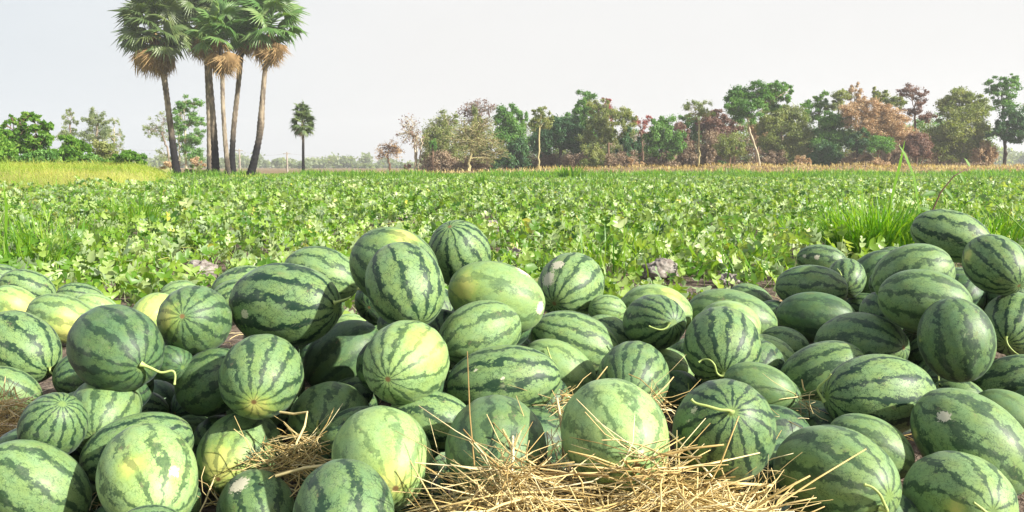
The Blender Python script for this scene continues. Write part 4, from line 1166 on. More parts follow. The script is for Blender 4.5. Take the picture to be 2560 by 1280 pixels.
clump('long grass blade bent over the leftmost watermelons', 200, 715, 4.5, 8, .2, .03, .004,
      extra=[([(200, 720, 4.5), (195, 678, 4.4), (150, 678, 4.35), (90, 710, 4.3)], .012), ([(200, 720, 4.5), (206, 700, 4.4), (206, 730, 4.35), (204, 745, 4.33)], .007),
             ([(0, 702, 4.2), (40, 680, 4.25), (62, 655, 4.3)], .006), ([(140, 735, 4.4), (110, 724, 4.3), (80, 722, 4.28)], .006)])
clump('green grass blades rising into the bottom left corner', -30, 1300, 1.75, 6, .10, .05, .004,
      extra=[([(-60, 1290, 1.75), (20, 1215, 1.72), (118, 1186, 1.7)], .0085), ([(-50, 1300, 1.72), (10, 1252, 1.7), (74, 1222, 1.68)], .0075), ([(-40, 1262, 1.76), (5, 1220, 1.75), (38, 1196, 1.74)], .006), ([(160, 1285, 1.7), (220, 1265, 1.68), (278, 1250, 1.68)], .006)])
clump('reed like grass tuft at the far edge of the field below the dark trees', 1428, 452, 46, 200, 1.15, .7, .035, (.2, .8), seg=3)
clump('low green tuft at the far field edge, right of centre', 2012, 440, 50, 260, .55, .9, .04, (.3, 1), seg=3)
clump('upright green weed standing in the vines at the centre of the far field', 1203, 470, 29, 90, .62, .16, .03, (.1, .5), seg=3)
clump('bright grass at the foot of the tall palms', 640, 452, 50, 220, .5, 1.6, .03, (.2, 1), mat=DRYG, seg=2)

# weed with a brown stem and reed at far right
c = at(2300, 560, 5.6)
c[2] = float(ground(c[0], c[1]))
wd = thing('weed', 'tall weed with a reddish brown stem and few leaves, right of the crossed blades', 'weed', c)
g = Geo()
P = np.array([at(2300, 640, 5.5), at(2325, 540, 5.5), at(2352, 480, 5.5), at(2385, 440, 5.5), at(2425, 418, 5.5)])
P[0][2] = c[2]
tube(g, P - c, np.array([.006, .0055, .005, .004, .003]), 6, .3)
link('stem', g.mesh('stem', LM['maroon']), wd)
lv = np.array([(0, 0, 0), (-.16, .3, .03), (0, .34, -.01), (.16, .3, .03), (-.12, .7, 0), (0, .72, -.05), (.12, .7, 0), (0, 1, -.12)], float)
lf = np.array([(0, 1, 2, 2), (0, 2, 3, 3), (1, 4, 5, 2), (2, 5, 6, 3)])
for (u, v, s_, nn, hh, ti) in ((2425, 418, .075, (.3, -.8, .3), (-.35, 0, 1), .6), (2340, 480, .12, (.2, -.8, .5), (-.9, 0, -.35), .2), (2400, 432, .09, (0, -.9, .3), (.4, 0, -1), .5),
                               (2360, 470, .10, (.1, -.8, .4), (.5, 0, -.8), .3), (2330, 530, .10, (.2, -.8, .4), (-.8, 0, .3), .25), (2385, 440, .08, (0, -.8, .5), (.9, 0, .2), .5)):
    X, Yv, Z = frames(np.array([nn], float), np.array([hh], float))
    g = Geo()
    V, Fa = instance(lv, np.array([(0, 1, 2), (0, 2, 3)]), np.array([at(u, v, 5.5) - c]), X, Yv, Z, [s_])
    V2, F2 = instance(lv, np.array([(1, 4, 5, 2), (2, 5, 6, 3)]), np.array([at(u, v, 5.5) - c]), X, Yv, Z, [s_])
    g.add(V, Fa, np.full(2, ti))
    g.add(V, np.array([(1, 4, 5, 2), (2, 5, 6, 3)]) - 0 - 8 * 0, np.full(2, ti)) if False else None
    g.f.setdefault(4, []).append(np.array([(1, 4, 5, 2), (2, 5, 6, 3)]))
    g.t.setdefault(4, []).append(np.full(2, ti))
    g.f[3].append(np.array([(4, 7, 5), (5, 7, 6)]))
    g.t[3].append(np.full(2, ti))
    link('leaf', g.mesh('leaf', LM['fresh']), wd)
g = Geo()
P = np.array([at(2600, 615, 4.7), at(2540, 556, 4.75), at(2480, 500, 4.8), at(2415, 440, 4.85)])
tube(g, P - P[0], np.array([.0045, .004, .0032, .0018]), 6, .7)
tag(link('reed_stem', g.mesh('reed_stem', GRASS), loc=P[0]), 'thin bare reed stem slanting in from the right edge', 'reed')

# ---------------------------------------------------------------- sugar palms
def frond_mesh(name, mat, nseg=26, span=4.5, pet=1.0, R=1.15, cone=.25, droop=.2, seed=0, dead=False):
    q = np.random.RandomState(seed)
    g = Geo()
    tube(g, [(0, 0, 0), (0, pet * .5, .03), (0, pet, 0)], [.05, .032, .025], 4, .35)
    an = np.linspace(-span / 2, span / 2, nseg + 1)
    hub = np.array([0, pet, 0])
    inner, mid = [], []
    jit = q.uniform(.92, 1.05, nseg + 1)

    def P(a, r, lift):
        x, y = math.sin(a) * r, math.cos(a) * r
        z = -cone * r * (1 - .3 * math.cos(a)) - droop * r * r + lift
        return hub + np.array([x, y, z])
    for s in range(nseg):
        a0, a1 = an[s], an[s + 1]
        ac = (a0 + a1) / 2
        tip = R * q.uniform(.62, 1.08) * (1 - .18 * abs(ac) / (span / 2))
        dz = q.uniform(-.32, .05) if not dead else q.uniform(-.4, .1)
        V = [P(a0, .06, 0), P(a1, .06, 0), P(a0, .46 * R, -.02), P(ac, .50 * R, .05), P(a1, .46 * R, -.02), P(ac, tip, dz), P(ac, .06, .01)]
        tt = q.uniform(.15, .85)
        g.add(V, np.array([(0, 6, 3, 2), (6, 1, 4, 3)]), np.full(2, tt))
        n0 = g.n - 7
        g.f.setdefault(3, []).append(np.array([(2, 3, 5), (3, 4, 5)]) + n0)
        g.t.setdefault(3, []).append(np.full(2, tt))
    return g.mesh(name, mat)


PALM_G = leaf_mat('palm_frond_green', [(.055, .095, .035), (.10, .15, .05), (.22, .26, .10)], .25, .38, .5, objvar=.45)
PALM_F = leaf_mat('palm_frond_bright', [(.06, .15, .035), (.115, .215, .06), (.24, .31, .12)], .3, .38, .5, objvar=.45)
PALM_D = leaf_mat('palm_frond_dead', [(.17, .105, .045), (.33, .22, .10), (.50, .38, .19)], .25, .7, .2, tcol=(1.2, 1, .6), objvar=.4)
FR = {'green': [frond_mesh('frond', PALM_G, seed=s, cone=.15 + .12 * s, droop=.12 + .06 * s) for s in range(3)],
      'bright': [frond_mesh('frond', PALM_F, seed=10 + s, cone=.15 + .12 * s, droop=.10 + .06 * s) for s in range(3)],
      'dead': [frond_mesh('dead_frond', PALM_D, seed=20 + s, span=2.6, pet=.8, R=1.05, cone=.55, droop=.25, dead=True) for s in range(3)]}
TRUNK = bark_mat('palm_trunk', (.085, .065, .05), (.30, .25, .185), 5.0, .5, char=1.2)
TRUNK_LOW = bark_mat('charred_palm_trunk', (.085, .065, .05), (.27, .22, .16), 5.0, .5, char=3.6)


def palm(label, path, Y, crown, n_green, n_dead, R, kind='green', seed=0, char=False, tilt_lo=-55, dead_px=(), name='sugar_palm', group='sugar palms'):
    """path: (u, v, width px) from base to top; crown: (u, v) centre of the fan heads"""
    q = np.random.RandomState(seed)
    base = at(path[0][0], path[0][1], Y)
    base[2] = float(ground(base[0], base[1]))
    o = thing(name, label, 'palm', base, group)
    pts = np.array([at(u, v, Y) for u, v, w in path])
    pts[0] = base - np.array([0, 0, .1])
    wid = np.array([w for u, v, w in path]) * Y / F / 2 * .88
    tt = np.linspace(0, len(pts) - 1, 90)
    k = np.arange(len(pts))
    P = np.stack([np.interp(tt, k, pts[:, i]) for i in range(3)], 1)
    ker = np.ones(9) / 9
    Pp = np.pad(P, ((4, 4), (0, 0)), 'edge')
    P = np.stack([np.convolve(Pp[:, i], ker, 'valid') for i in range(3)], 1)
    W = np.interp(tt, k, wid) * (1 + .05 * np.sin(np.arange(90) * 2.1) + q.uniform(-.05, .05, 90))
    W = W * (1 + .07 * (np.arange(90) % 3 == 0))
    W[0:4] *= np.array([1.35, 1.22, 1.12, 1.05])
    g = Geo()
    tube(g, P - base, W, 12, .5)
    link('trunk', g.mesh('trunk', TRUNK_LOW if char else TRUNK, True), o)
    hub = at(crown[0], crown[1], Y) - base
    top = P[-1] - base
    s_ = R / 2.0
    for i in range(n_green + n_dead):
        dead = i >= n_green
        az = (i * 2.39996) + q.uniform(-.25, .25)
        if not dead:
            el = math.radians(80 - (80 - tilt_lo) * ((i + .5) / n_green) ** .9 + q.uniform(-8, 8))
        else:
            el = math.radians(q.uniform(-84, -42))
        d = np.array([math.cos(az) * math.cos(el), math.sin(az) * math.cos(el), math.sin(el)])
        st = hub + np.array([0, 0, .25 * math.sin(el) * R]) if not dead else (hub * .62 + top * .38)
        upn = np.array([0, 0, 1.0]) + .25 * q.normal(size=3)
        if dead:
            upn = d * np.array([1, 1, 0]) * 2 + np.array([0, 0, .4])
        X, Yv, Z = frames_y(d[None], upn[None])
        roll = q.uniform(-.6, .6)
        X, Z = X * math.cos(roll) + Z * math.sin(roll), Z * math.cos(roll) - X * math.sin(roll)
        M = Matrix(((X[0][0], Yv[0][0], Z[0][0]), (X[0][1], Yv[0][1], Z[0][1]), (X[0][2], Yv[0][2], Z[0][2]))).to_4x4()
        sc = s_ * q.uniform(.86, 1.1) * (1.12 if dead else 1)
        f = link('dead_frond' if dead else 'frond', FR['dead' if dead else kind][q.randint(3)], o)
        f.matrix_local = Matrix.Translation(st) @ M @ Matrix.Scale(sc, 4)
    return o


palm('tall sugar palm with the widest crown and a brown dead skirt, leftmost of the cluster', [(446, 443, 24), (437, 400, 20), (427, 320, 16), (418, 250, 15), (410, 190, 16), (402, 140, 18), (392, 90, 18)], 56, (385, 78), 40, 34, 2.75, 'green', 1, True, -30)
palm('thin pale trunked sugar palm behind the charred one, second from the left', [(525, 440, 17), (524, 380, 15), (523, 300, 13), (519, 220, 12), (516, 150, 12), (508, 70, 12)], 60, (503, 60), 30, 18, 2.5, 'green', 2, False, -22)
palm('sugar palm with a coal black trunk base, third from the left', [(540, 441, 25), (538, 390, 20), (533, 300, 16), (525, 200, 14), (520, 110, 13), (520, 40, 12)], 58, (520, 20), 28, 14, 2.4, 'green', 3, True, -20)
palm('shorter sugar palm in front with bright green fans and a golden dead fan', [(574, 449, 18), (569, 420, 14), (562, 340, 12), (557, 260, 11), (556, 190, 12), (552, 110, 12)], 53, (549, 92), 26, 14, 2.25, 'bright', 4, False, -15)
palm('leaning sugar palm with crown half hidden between its neighbours', [(584, 443, 19), (580, 390, 16), (584, 320, 14), (594, 230, 13), (603, 140, 13), (610, 60, 12)], 57, (612, 55), 26, 14, 2.2, 'green', 5, True, -20)
palm('rightmost sugar palm of the cluster, with a swaying trunk and scarred middle', [(622, 448, 26), (634, 410, 20), (648, 345, 17), (652, 312, 20), (656, 250, 14), (662, 180, 13), (672, 90, 13)], 54, (680, 62), 29, 16, 2.35, 'bright', 6, True, -28)
palm('small lone sugar palm right of the cluster with a two tiered crown', [(759, 438, 11), (758, 400, 7.5), (758, 345, 7), (756, 300, 6)], 64, (757, 312), 34, 5, 1.12, 'green', 7, True, -35, group='sugar palms')
# its upper tier
sp = [o for o in scene.objects if o.name.startswith('sugar_palm')][-1]
q = np.random.RandomState(70)
hub = at(756, 277, 64) - np.array(sp.location)
for i in range(18):
    az, el = i * 2.4, math.radians(80 - 100 * (i + .5) / 18)
    d = np.array([math.cos(az) * math.cos(el), math.sin(az) * math.cos(el), math.sin(el)])
    X, Yv, Z = frames_y(d[None], np.array([[.1, 0, 1.0]]) + .2 * q.normal(size=(1, 3)))
    M = Matrix(((X[0][0], Yv[0][0], Z[0][0]), (X[0][1], Yv[0][1], Z[0][1]), (X[0][2], Yv[0][2], Z[0][2]))).to_4x4()
    f = link('frond', FR['green'][i % 3], sp)
    f.matrix_local = Matrix.Translation(hub) @ M @ Matrix.Scale(.42 * q.uniform(.85, 1.1), 4)

# ---------------------------------------------------------------- trees and bushes
def curve_pts(a, b, n, wob, q):
    t = np.linspace(0, 1, n)[:, None]
    a, b = np.asarray(a, float), np.asarray(b, float)
    P = a + (b - a) * t
    L = np.linalg.norm(b - a)
    w = q.normal(0, wob * L, (n, 3))
    w[0] = w[-1] = 0
    return P + w


def tree(label, Y, trunk, blobs, leaf, dens=1.0, size=.22, bark='grey', twigs=14, twig_r=.010, name='tree', cat='tree', seed=0, stems=1, group=None, second=None):
    """trunk: [(u, v, width px) ...] base first; blobs: [(u, v, ru, rv) px ...] of the crown"""
    q = np.random.RandomState(seed + 100)
    m = Y / F
    base = at(trunk[0][0], trunk[0][1], Y)
    base[2] = float(ground(base[0], base[1]))
    o = thing(name, label, cat, base, group)
    g = Geo()
    TP = np.array([at(u, v, Y) for u, v, w in trunk])
    TP[0] = base - np.array([0, 0, .15])
    wd = np.array([w for u, v, w in trunk]) * m / 2
    tt = np.linspace(0, len(TP) - 1, 14)
    TQ = np.stack([np.interp(tt, np.arange(len(TP)), TP[:, i]) for i in range(3)], 1) + q.normal(0, .04, (14, 3)) * np.array([1, 1, 0])
    TW = np.interp(tt, np.arange(len(TP)), wd)
    for s in range(stems):
        off = np.array([q.uniform(-.5, .5), q.uniform(-.4, .4), 0]) * (s > 0)
        sp_ = np.linspace(0, 1, 14)[:, None] * np.array([q.uniform(-.8, .8), q.uniform(-.6, .6), 0]) * (s > 0)
        tube(g, TQ + off + sp_ - base, TW * (1 if s == 0 else .7), 7, .5)
    cg = Geo()
    for (u, v, ru, rv) in blobs:
        rad = np.array([ru * m, .8 * (ru + rv) / 2 * m, rv * m])
        c = at(u, v, Y + q.uniform(-.5, .5) * rad[1])
        # limb from the nearest trunk point below the blob
        dd = np.linalg.norm(TQ - c, axis=1) + 2.0 * np.maximum(0, TQ[:, 2] - c[2])
        j = int(np.argmin(dd + q.uniform(0, .3)))
        limb = curve_pts(TQ[j], c + np.array([0, 0, .3 * rad[2]]), 6, .05, q)
        lr = np.linspace(max(TW[j] * .6, .02), .012, 6)
        tube(g, limb - base, lr, 5, .5, cap=False)
        ncl = max(7, int(ru * rv / 30))
        cl = unitv(q.normal(size=(ncl, 3))) * (q.uniform(.12, 1, (ncl, 1)) ** .42)
        cl = cl * np.where(q.uniform(0, 1, (ncl, 1)) < .2, 1.32, 1)
        ends = c + cl * rad
        for tw in range(min(twigs, ncl)):
            st = limb[q.randint(2, 6)]
            P = curve_pts(st, ends[tw], 5, .06, q)
            tube(g, P - base, np.linspace(twig_r * 1.6, twig_r * .5, 5), 3, .5, cap=False)
            if twigs > 20:
                for s2 in range(2):
                    e2 = P[3] + q.normal(size=3) * rad * .28
                    tube(g, np.array([P[2 + s2 % 2], (P[3] + e2) / 2 + q.normal(0, .05, 3), e2]) - base, np.array([twig_r * .8, twig_r * .6, twig_r * .35]), 3, .5, cap=False)
        n = int(dens * ru * rv * 6.2 / (size / .22) ** 1.6)
        if n < 1:
            continue
        ci = q.randint(0, ncl, n)
        sig = .135 * rad * q.uniform(.6, 1.5, (ncl, 1))[ci]
        P = ends[ci] + q.normal(size=(n, 3)) * sig
        nrm = unitv(.95 * q.normal(size=(n, 3)) + .45 * unitv((P - c) / rad) + .6 * unitv(P - ends[ci]) + np.array([0, 0, .35]))
        X, Yv, Z = frames(nrm, q.normal(size=(n, 3)) + np.array([0, 0, -.3]))
        lt = np.array([(-.32, 0, .05), (0, -.65, 0), (.32, 0, .05), (0, .65, -.08)])
        V, Fa = instance(lt, np.array([(0, 1, 2, 3)]), P - base, X, Yv, Z, .66 * size * q.uniform(.5, 1.4, n))
        clt = q.uniform(0, 1, ncl)
        cg.add(V, Fa, np.clip(.55 * clt[ci] + .45 * q.uniform(0, 1, n), 0, 1))
    link('trunk', g.mesh('trunk', BARK[bark], True), o)
    if cg.n:
        link('crown', cg.mesh('crown', LM[leaf]), o)
    return o


RG = 'trees along the right side of the field'
B = 'thickets under the right hand trees'
T = tree
# --- right side, left to right
T('small round leafless pinkish tree, first of the row and standing alone', 78, [(977, 438, 7), (972, 410, 5), (968, 385, 4)], [(972, 372, 34, 26), (955, 388, 20, 16), (995, 380, 18, 20)], 'tan', .07, .16, 'brown', 40, .028, seed=1)
T('tall bare whitish tree with sparse reddish tufts at its top, left of the tan thicket', 78, [(1041, 435, 7), (1038, 390, 5), (1034, 345, 4)], [(1025, 305, 26, 18), (1022, 335, 32, 24), (1042, 345, 18, 30)], 'maroon', .035, .22, 'pale', 44, .028, seed=2, stems=3)
T('broad half bare olive and tan tree right of the tall whitish one', 80, [(1105, 430, 9), (1103, 380, 7), (1105, 330, 5)], [(1090, 330, 34, 30), (1120, 300, 26, 26), (1110, 350, 48, 36), (1075, 360, 24, 34), (1125, 385, 40, 32), (1082, 398, 30, 24)], 'olive', .30, .2, 'pale', 34, .022, seed=3)
T('bare tree with red seed pods dotted over its high crown', 82, [(1192, 432, 9), (1192, 350, 8), (1190, 290, 7)], [(1190, 268, 40, 22), (1165, 282, 24, 18), (1222, 275, 22, 20), (1190, 300, 48, 20)], 'maroon', .06, .24, 'grey', 40, .026, seed=4)
T('ivy covered dark olive column in the middle of the seed pod tree', 81, [(1193, 432, 8), (1193, 350, 8)], [(1190, 300, 13, 32), (1192, 345, 20, 30), (1196, 380, 30, 30)], 'olive', 1.0, .2, 'dark', 8, name='ivy_column', cat='ivy', seed=5)
T('spreading leafless tree with yellowish arching branches in front of the seed pod tree', 74, [(1172, 430, 8), (1174, 400, 7), (1182, 365, 6)], [(1160, 330, 36, 30), (1200, 320, 38, 32), (1225, 355, 40, 24), (1180, 360, 50, 30), (1250, 385, 34, 16), (1135, 350, 26, 22), (1215, 395, 36, 16)], 'olive', .05, .15, 'yellow', 60, .034, seed=6)
T('green tree with a bright rounded top and dark base, right of the yellowish bare tree', 80, [(1282, 430, 9), (1280, 370, 7), (1275, 310, 5)], [(1268, 282, 28, 20), (1258, 305, 26, 22), (1285, 310, 26, 30), (1308, 300, 12, 24), (1275, 340, 36, 28)], 'green', 1.15, .22, 'dark', 8, seed=7)
T('dark green lower tree under the bright rounded green one', 79, [(1290, 430, 8), (1290, 390, 6)], [(1288, 385, 28, 34), (1262, 400, 24, 24), (1306, 372, 16, 24)], 'dark', 1.3, .22, 'dark', 6, seed=8)
T('slender tree with a straight pale trunk and a small airy crown', 73, [(1348, 430, 5), (1347, 380, 4.5), (1349, 320, 4)], [(1352, 282, 20, 16), (1336, 305, 18, 14), (1370, 298, 16, 18), (1350, 312, 26, 16)], 'olive', .42, .2, 'yellow', 16, .016, seed=9)
T('widest dark green tree of the row, dense and low', 82, [(1400, 430, 10), (1400, 380, 8), (1400, 330, 6)], [(1380, 320, 36, 26), (1410, 335, 44, 34), (1360, 352, 36, 28), (1440, 340, 32, 36), (1340, 362, 22, 24), (1400, 305, 34, 20), (1452, 372, 24, 28)], 'dark', 1.25, .23, 'dark', 6, seed=10)
T('tall green tree rising above the widest dark one', 84, [(1458, 430, 9), (1458, 330, 7), (1460, 270, 5)], [(1460, 245, 22, 16), (1445, 268, 22, 18), (1468, 285, 26, 24), (1440, 300, 28, 22), (1462, 330, 30, 28)], 'green', 1.1, .22, 'grey', 8, seed=11)
T('tall olive tree with a reddish bare shoulder, right of the tallest green one', 80, [(1500, 430, 9), (1500, 340, 7), (1497, 270, 5)], [(1492, 262, 22, 18), (1515, 268, 16, 22), (1498, 300, 30, 26), (1490, 340, 34, 32), (1520, 330, 20, 26)], 'olive', .8, .2, 'grey', 12, seed=12)
T('red tipped bare tree between two olive trees', 83, [(1522, 430, 6), (1520, 330, 5), (1518, 280, 4)], [(1518, 252, 12, 10), (1522, 280, 12, 26)], 'red', .45, .18, 'brown', 20, .016, seed=13)
T('olive tree leaning over an ivy wrapped trunk', 78, [(1565, 430, 10), (1562, 370, 9), (1558, 310, 6)], [(1558, 282, 24, 14), (1545, 300, 22, 18), (1575, 305, 20, 20), (1560, 330, 24, 22)], 'olive', .7, .2, 'dark', 14, seed=14)
T('ivy wrapped dark stump of a trunk below the leaning olive tree', 77, [(1567, 432, 12), (1566, 380, 11)], [(1566, 345, 16, 26), (1562, 380, 18, 24), (1590, 372, 16, 24)], 'dark', .9, .2, 'dark', 5, name='ivy_column', cat='ivy', seed=15)
T('thin tree with crimson leaves in the middle of the row', 82, [(1608, 430, 6), (1606, 370, 5), (1602, 330, 4)], [(1602, 312, 24, 16), (1612, 335, 18, 18), (1590, 300, 12, 10), (1622, 300, 8, 12)], 'red', .35, .19, 'brown', 20, .015, seed=16)
T('round green tree right of the crimson one', 79, [(1652, 430, 9), (1652, 370, 7), (1652, 330, 5)], [(1655, 312, 28, 22), (1635, 335, 28, 24), (1670, 340, 28, 26), (1645, 365, 34, 28), (1690, 360, 22, 28)], 'green', .95, .22, 'dark', 8, seed=17)
T('wine red dry tree right of the round green one', 83, [(1700, 430, 6), (1700, 370, 5)], [(1700, 325, 18, 20), (1712, 350, 22, 22)], 'maroon', .9, .2, 'brown', 12, seed=18)
T('green tree top behind the thin pale trunked tree', 86, [(1722, 430, 8), (1722, 350, 6)], [(1728, 310, 26, 20), (1712, 300, 18, 14), (1740, 335, 24, 20)], 'green', .8, .22, 'dark', 8, seed=19)
T('thin tall tree with a straight tan trunk and a wispy light crown', 75, [(1747, 428, 5), (1747, 380, 5), (1748, 310, 4)], [(1730, 268, 24, 18), (1755, 265, 18, 20), (1775, 282, 14, 14), (1740, 290, 26, 12)], 'pale', .28, .17, 'yellow', 22, .014, seed=20)
T('dense maroon tree left of the leaning umbrella tree', 84, [(1795, 430, 8), (1795, 370, 6), (1795, 330, 5)], [(1790, 292, 34, 18), (1775, 310, 32, 22), (1815, 315, 28, 20), (1795, 335, 38, 20)], 'maroon', 1.1, .21, 'brown', 8, seed=21)
T('umbrella shaped dark green tree on a thin leaning trunk', 73, [(1908, 428, 6), (1893, 380, 5), (1876, 335, 5), (1870, 300, 5)], [(1850, 240, 34, 20), (1890, 232, 36, 20), (1930, 225, 34, 18), (1830, 262, 24, 20), (1870, 268, 38, 22), (1920, 258, 36, 20), (1862, 295, 30, 16), (1962, 238, 18, 20), (1945, 210, 14, 8), (1970, 225, 14, 12)], 'green', .85, .2, 'pale', 12, .02, seed=22)
T('large soft olive green tree behind the umbrella tree trunk', 80, [(1955, 430, 10), (1955, 370, 8), (1955, 320, 6)], [(1955, 285, 42, 24), (1930, 310, 34, 28), (1985, 305, 32, 30), (1960, 345, 48, 34), (1925, 360, 32, 26), (2005, 350, 34, 32), (1985, 385, 36, 26)], 'olive', 1.0, .22, 'grey', 8, seed=23)
T('tree with a bright green rounded tip, behind the large soft olive one', 86, [(2048, 430, 8), (2048, 330, 6), (2048, 280, 5)], [(2050, 240, 18, 12), (2035, 255, 20, 14), (2058, 260, 18, 18), (2030, 285, 28, 20)], 'fresh', 1.1, .22, 'grey', 8, seed=24)
T('mid green tree with a lumpy crown in front of the tan bamboo', 79, [(2085, 430, 9), (2085, 370, 7), (2085, 330, 5)], [(2075, 300, 30, 22), (2100, 310, 26, 26), (2060, 330, 28, 26), (2090, 350, 34, 30), (2050, 362, 30, 26)], 'green', 1.0, .22, 'dark', 8, seed=25)
T('olive feathery tree top just right of the bright green tip', 85, [(2098, 430, 7), (2098, 320, 6), (2098, 270, 4)], [(2100, 242, 26, 16), (2088, 262, 22, 16), (2112, 232, 12, 14)], 'olive', .8, .2, 'grey', 10, seed=26)
T('yellowish wispy treetop above the tan bamboo', 87, [(2140, 430, 6), (2140, 300, 5), (2138, 250, 4)], [(2136, 218, 14, 14), (2130, 240, 18, 18), (2150, 250, 14, 16)], 'tan', .6, .18, 'yellow', 14, seed=27)
T('huge pale tan dry bamboo spreading in wide plumes', 78, [(2210, 430, 12), (2208, 380, 9), (2205, 330, 6)], [(2130, 280, 36, 24), (2165, 265, 30, 22), (2215, 300, 46, 30), (2250, 320, 40, 28), (2190, 325, 48, 28), (2240, 350, 42, 26), (2165, 310, 36, 24), (2210, 280, 30, 26)], 'tan', .62, .19, 'pale', 20, .016, stems=4, name='bamboo', cat='bamboo', seed=28)
T('green feathery bamboo tips over the huge tan bamboo', 84, [(2225, 430, 7), (2225, 320, 5), (2225, 270, 4)], [(2215, 250, 30, 14), (2240, 255, 22, 16), (2205, 235, 16, 10), (2190, 228, 12, 14)], 'olive', 1.0, .2, 'grey', 8, name='bamboo', cat='bamboo', seed=29)
T('half bare dark red tree behind the right end of the tan bamboo', 82, [(2292, 430, 7), (2290, 330, 6), (2285, 270, 4)], [(2280, 232, 32, 14), (2265, 222, 18, 12), (2300, 250, 22, 16), (2285, 275, 26, 16), (2310, 235, 14, 10), (2315, 300, 22, 18)], 'maroon', .38, .2, 'brown', 22, .018, seed=30)
T('large olive green tree with a shaggy outline, left of the last tall tree', 78, [(2410, 432, 12), (2408, 370, 10), (2405, 310, 7)], [(2395, 240, 34, 18), (2430, 250, 34, 18), (2370, 262, 32, 22), (2410, 285, 50, 30), (2455, 270, 26, 18), (2385, 320, 46, 30), (2430, 330, 38, 34), (2400, 370, 46, 30), (2350, 345, 32, 34), (2445, 375, 28, 28)], 'olive', .78, .22, 'grey', 14, seed=31)
T('airy green tree, tallest at the right edge of the photo', 80, [(2512, 430, 8), (2512, 350, 7), (2508, 270, 5)], [(2500, 205, 28, 14), (2525, 215, 24, 16), (2485, 225, 18, 14), (2505, 240, 30, 16), (2535, 195, 14, 10), (2510, 270, 30, 18)], 'green', .62, .2, 'dark', 12, seed=32)
T('dark tree cut by the right edge with sky under its low branches', 76, [(2513, 432, 6), (2513, 380, 6), (2518, 330, 5)], [(2540, 290, 28, 26), (2560, 320, 34, 26), (2510, 305, 22, 22), (2530, 340, 34, 18), (2495, 335, 20, 14)], 'dark', 1.0, .22, 'dark', 12, seed=33)
T('olive tree beyond the right edge of the photo', 82, [(2640, 432, 9), (2640, 350, 7)], [(2640, 270, 50, 40), (2610, 310, 40, 40), (2670, 330, 50, 40)], 'olive', .9, .24, 'dark', 8, seed=34)
# thickets beneath
S = lambda lab, Y, u, v, ru, rv, leaf, seed, dens=.9, extra=(), size=.18, tw=14, bark='brown', nm='thicket', cat='bush': T(lab, Y, [(u, 432, 5), (u, v, 3)], [(u, v, ru, rv), (u - ru * .5, v + rv * .3, ru * .6, rv * .7), (u + ru * .55, v + rv * .25, ru * .6, rv * .7)] + list(extra), leaf, dens, size, bark, tw, .014, name=nm, cat=cat, seed=seed, stems=2)
S('brown thicket under the broad half bare olive tree', 78, 1100, 408, 44, 24, 'brown', 40, .6)
S('small bright green bush hanging in the half bare olive tree', 77, 1082, 358, 9, 16, 'green', 41, 1.3)
S('rusty thicket at the feet of the yellowish bare tree', 76, 1180, 412, 40, 20, 'brown', 42, .6)
S('dark thicket between the slender trunk and the widest dark tree', 84, 1375, 405, 34, 22, 'brown', 43, .9)
S('low green bush left of the slender pale trunk', 86, 1322, 415, 18, 13, 'dark', 44)
S('dark brown thicket under the widest dark tree', 80, 1440, 402, 34, 26, 'brown', 45, .9)
S('light olive bush with reddish twigs beside the reed tuft', 76, 1480, 390, 26, 30, 'olive', 46, .7)
S('tan brown thicket below the leaning olive tree', 75, 1555, 405, 34, 24, 'brown', 47, .75)
S('pale tan thicket at the foot of the ivy wrapped trunk', 74, 1590, 410, 18, 18, 'tan', 48, .5)
S('purplish brown thicket under the round green tree', 80, 1650, 400, 40, 26, 'brown', 49, .8)
S('rust coloured thicket left of the straight tan trunk', 82, 1718, 390, 28, 32, 'brown', 50, .8)
S('brown thicket right of the straight tan trunk', 82, 1775, 375, 26, 44, 'brown', 51, .7)
S('light green bush under the dense maroon tree', 78, 1825, 365, 30, 28, 'olive', 52, 1.0)
S('small dark green bush at the foot of the light green bush', 75, 1802, 413, 12, 10, 'dark', 53)
S('tan plume thicket behind the leaning umbrella trunk', 84, 1895, 330, 28, 26, 'tan', 54, .7)
S('reddish brown thicket right of the leaning umbrella trunk', 80, 1932, 395, 30, 24, 'brown', 55, .8)
S('pale tan thicket in front of the mid green tree', 74, 2005, 405, 18, 16, 'tan', 56, .7)
S('nearly black shrub below the mid green tree', 77, 2060, 388, 36, 30, 'dark', 57, 1.2, bark='dark')
S('rounded dark green bush at the foot of the huge tan bamboo', 75, 2142, 352, 26, 24, 'dark', 58, 1.3, bark='dark')
S('bright green bush to the right of the rounded dark one', 75, 2195, 360, 34, 20, 'green', 59, 1.0)
S('shadowy brown thicket below the rounded dark green bush', 76, 2150, 398, 34, 18, 'brown', 60, .9)
S('pale straw coloured thicket below the bright green bush', 73, 2195, 408, 20, 14, 'tan', 61, .7)
S('purple brown thicket right of the bright green bush', 76, 2235, 392, 24, 26, 'brown', 62, .9)
S('dark maroon bush behind the crossed grass blades', 76, 2292, 365, 34, 28, 'maroon', 63, 1.1)
S('light tan thicket left of the shaggy olive tree', 80, 2345, 360, 22, 36, 'tan', 64, .5)
S('tan and brown thicket right of the shaggy olive tree', 77, 2465, 380, 24, 32, 'tan', 65, .5)
S('low brown thicket at the foot of the right edge trees', 76, 2440, 418, 60, 10, 'brown', 66, .8)

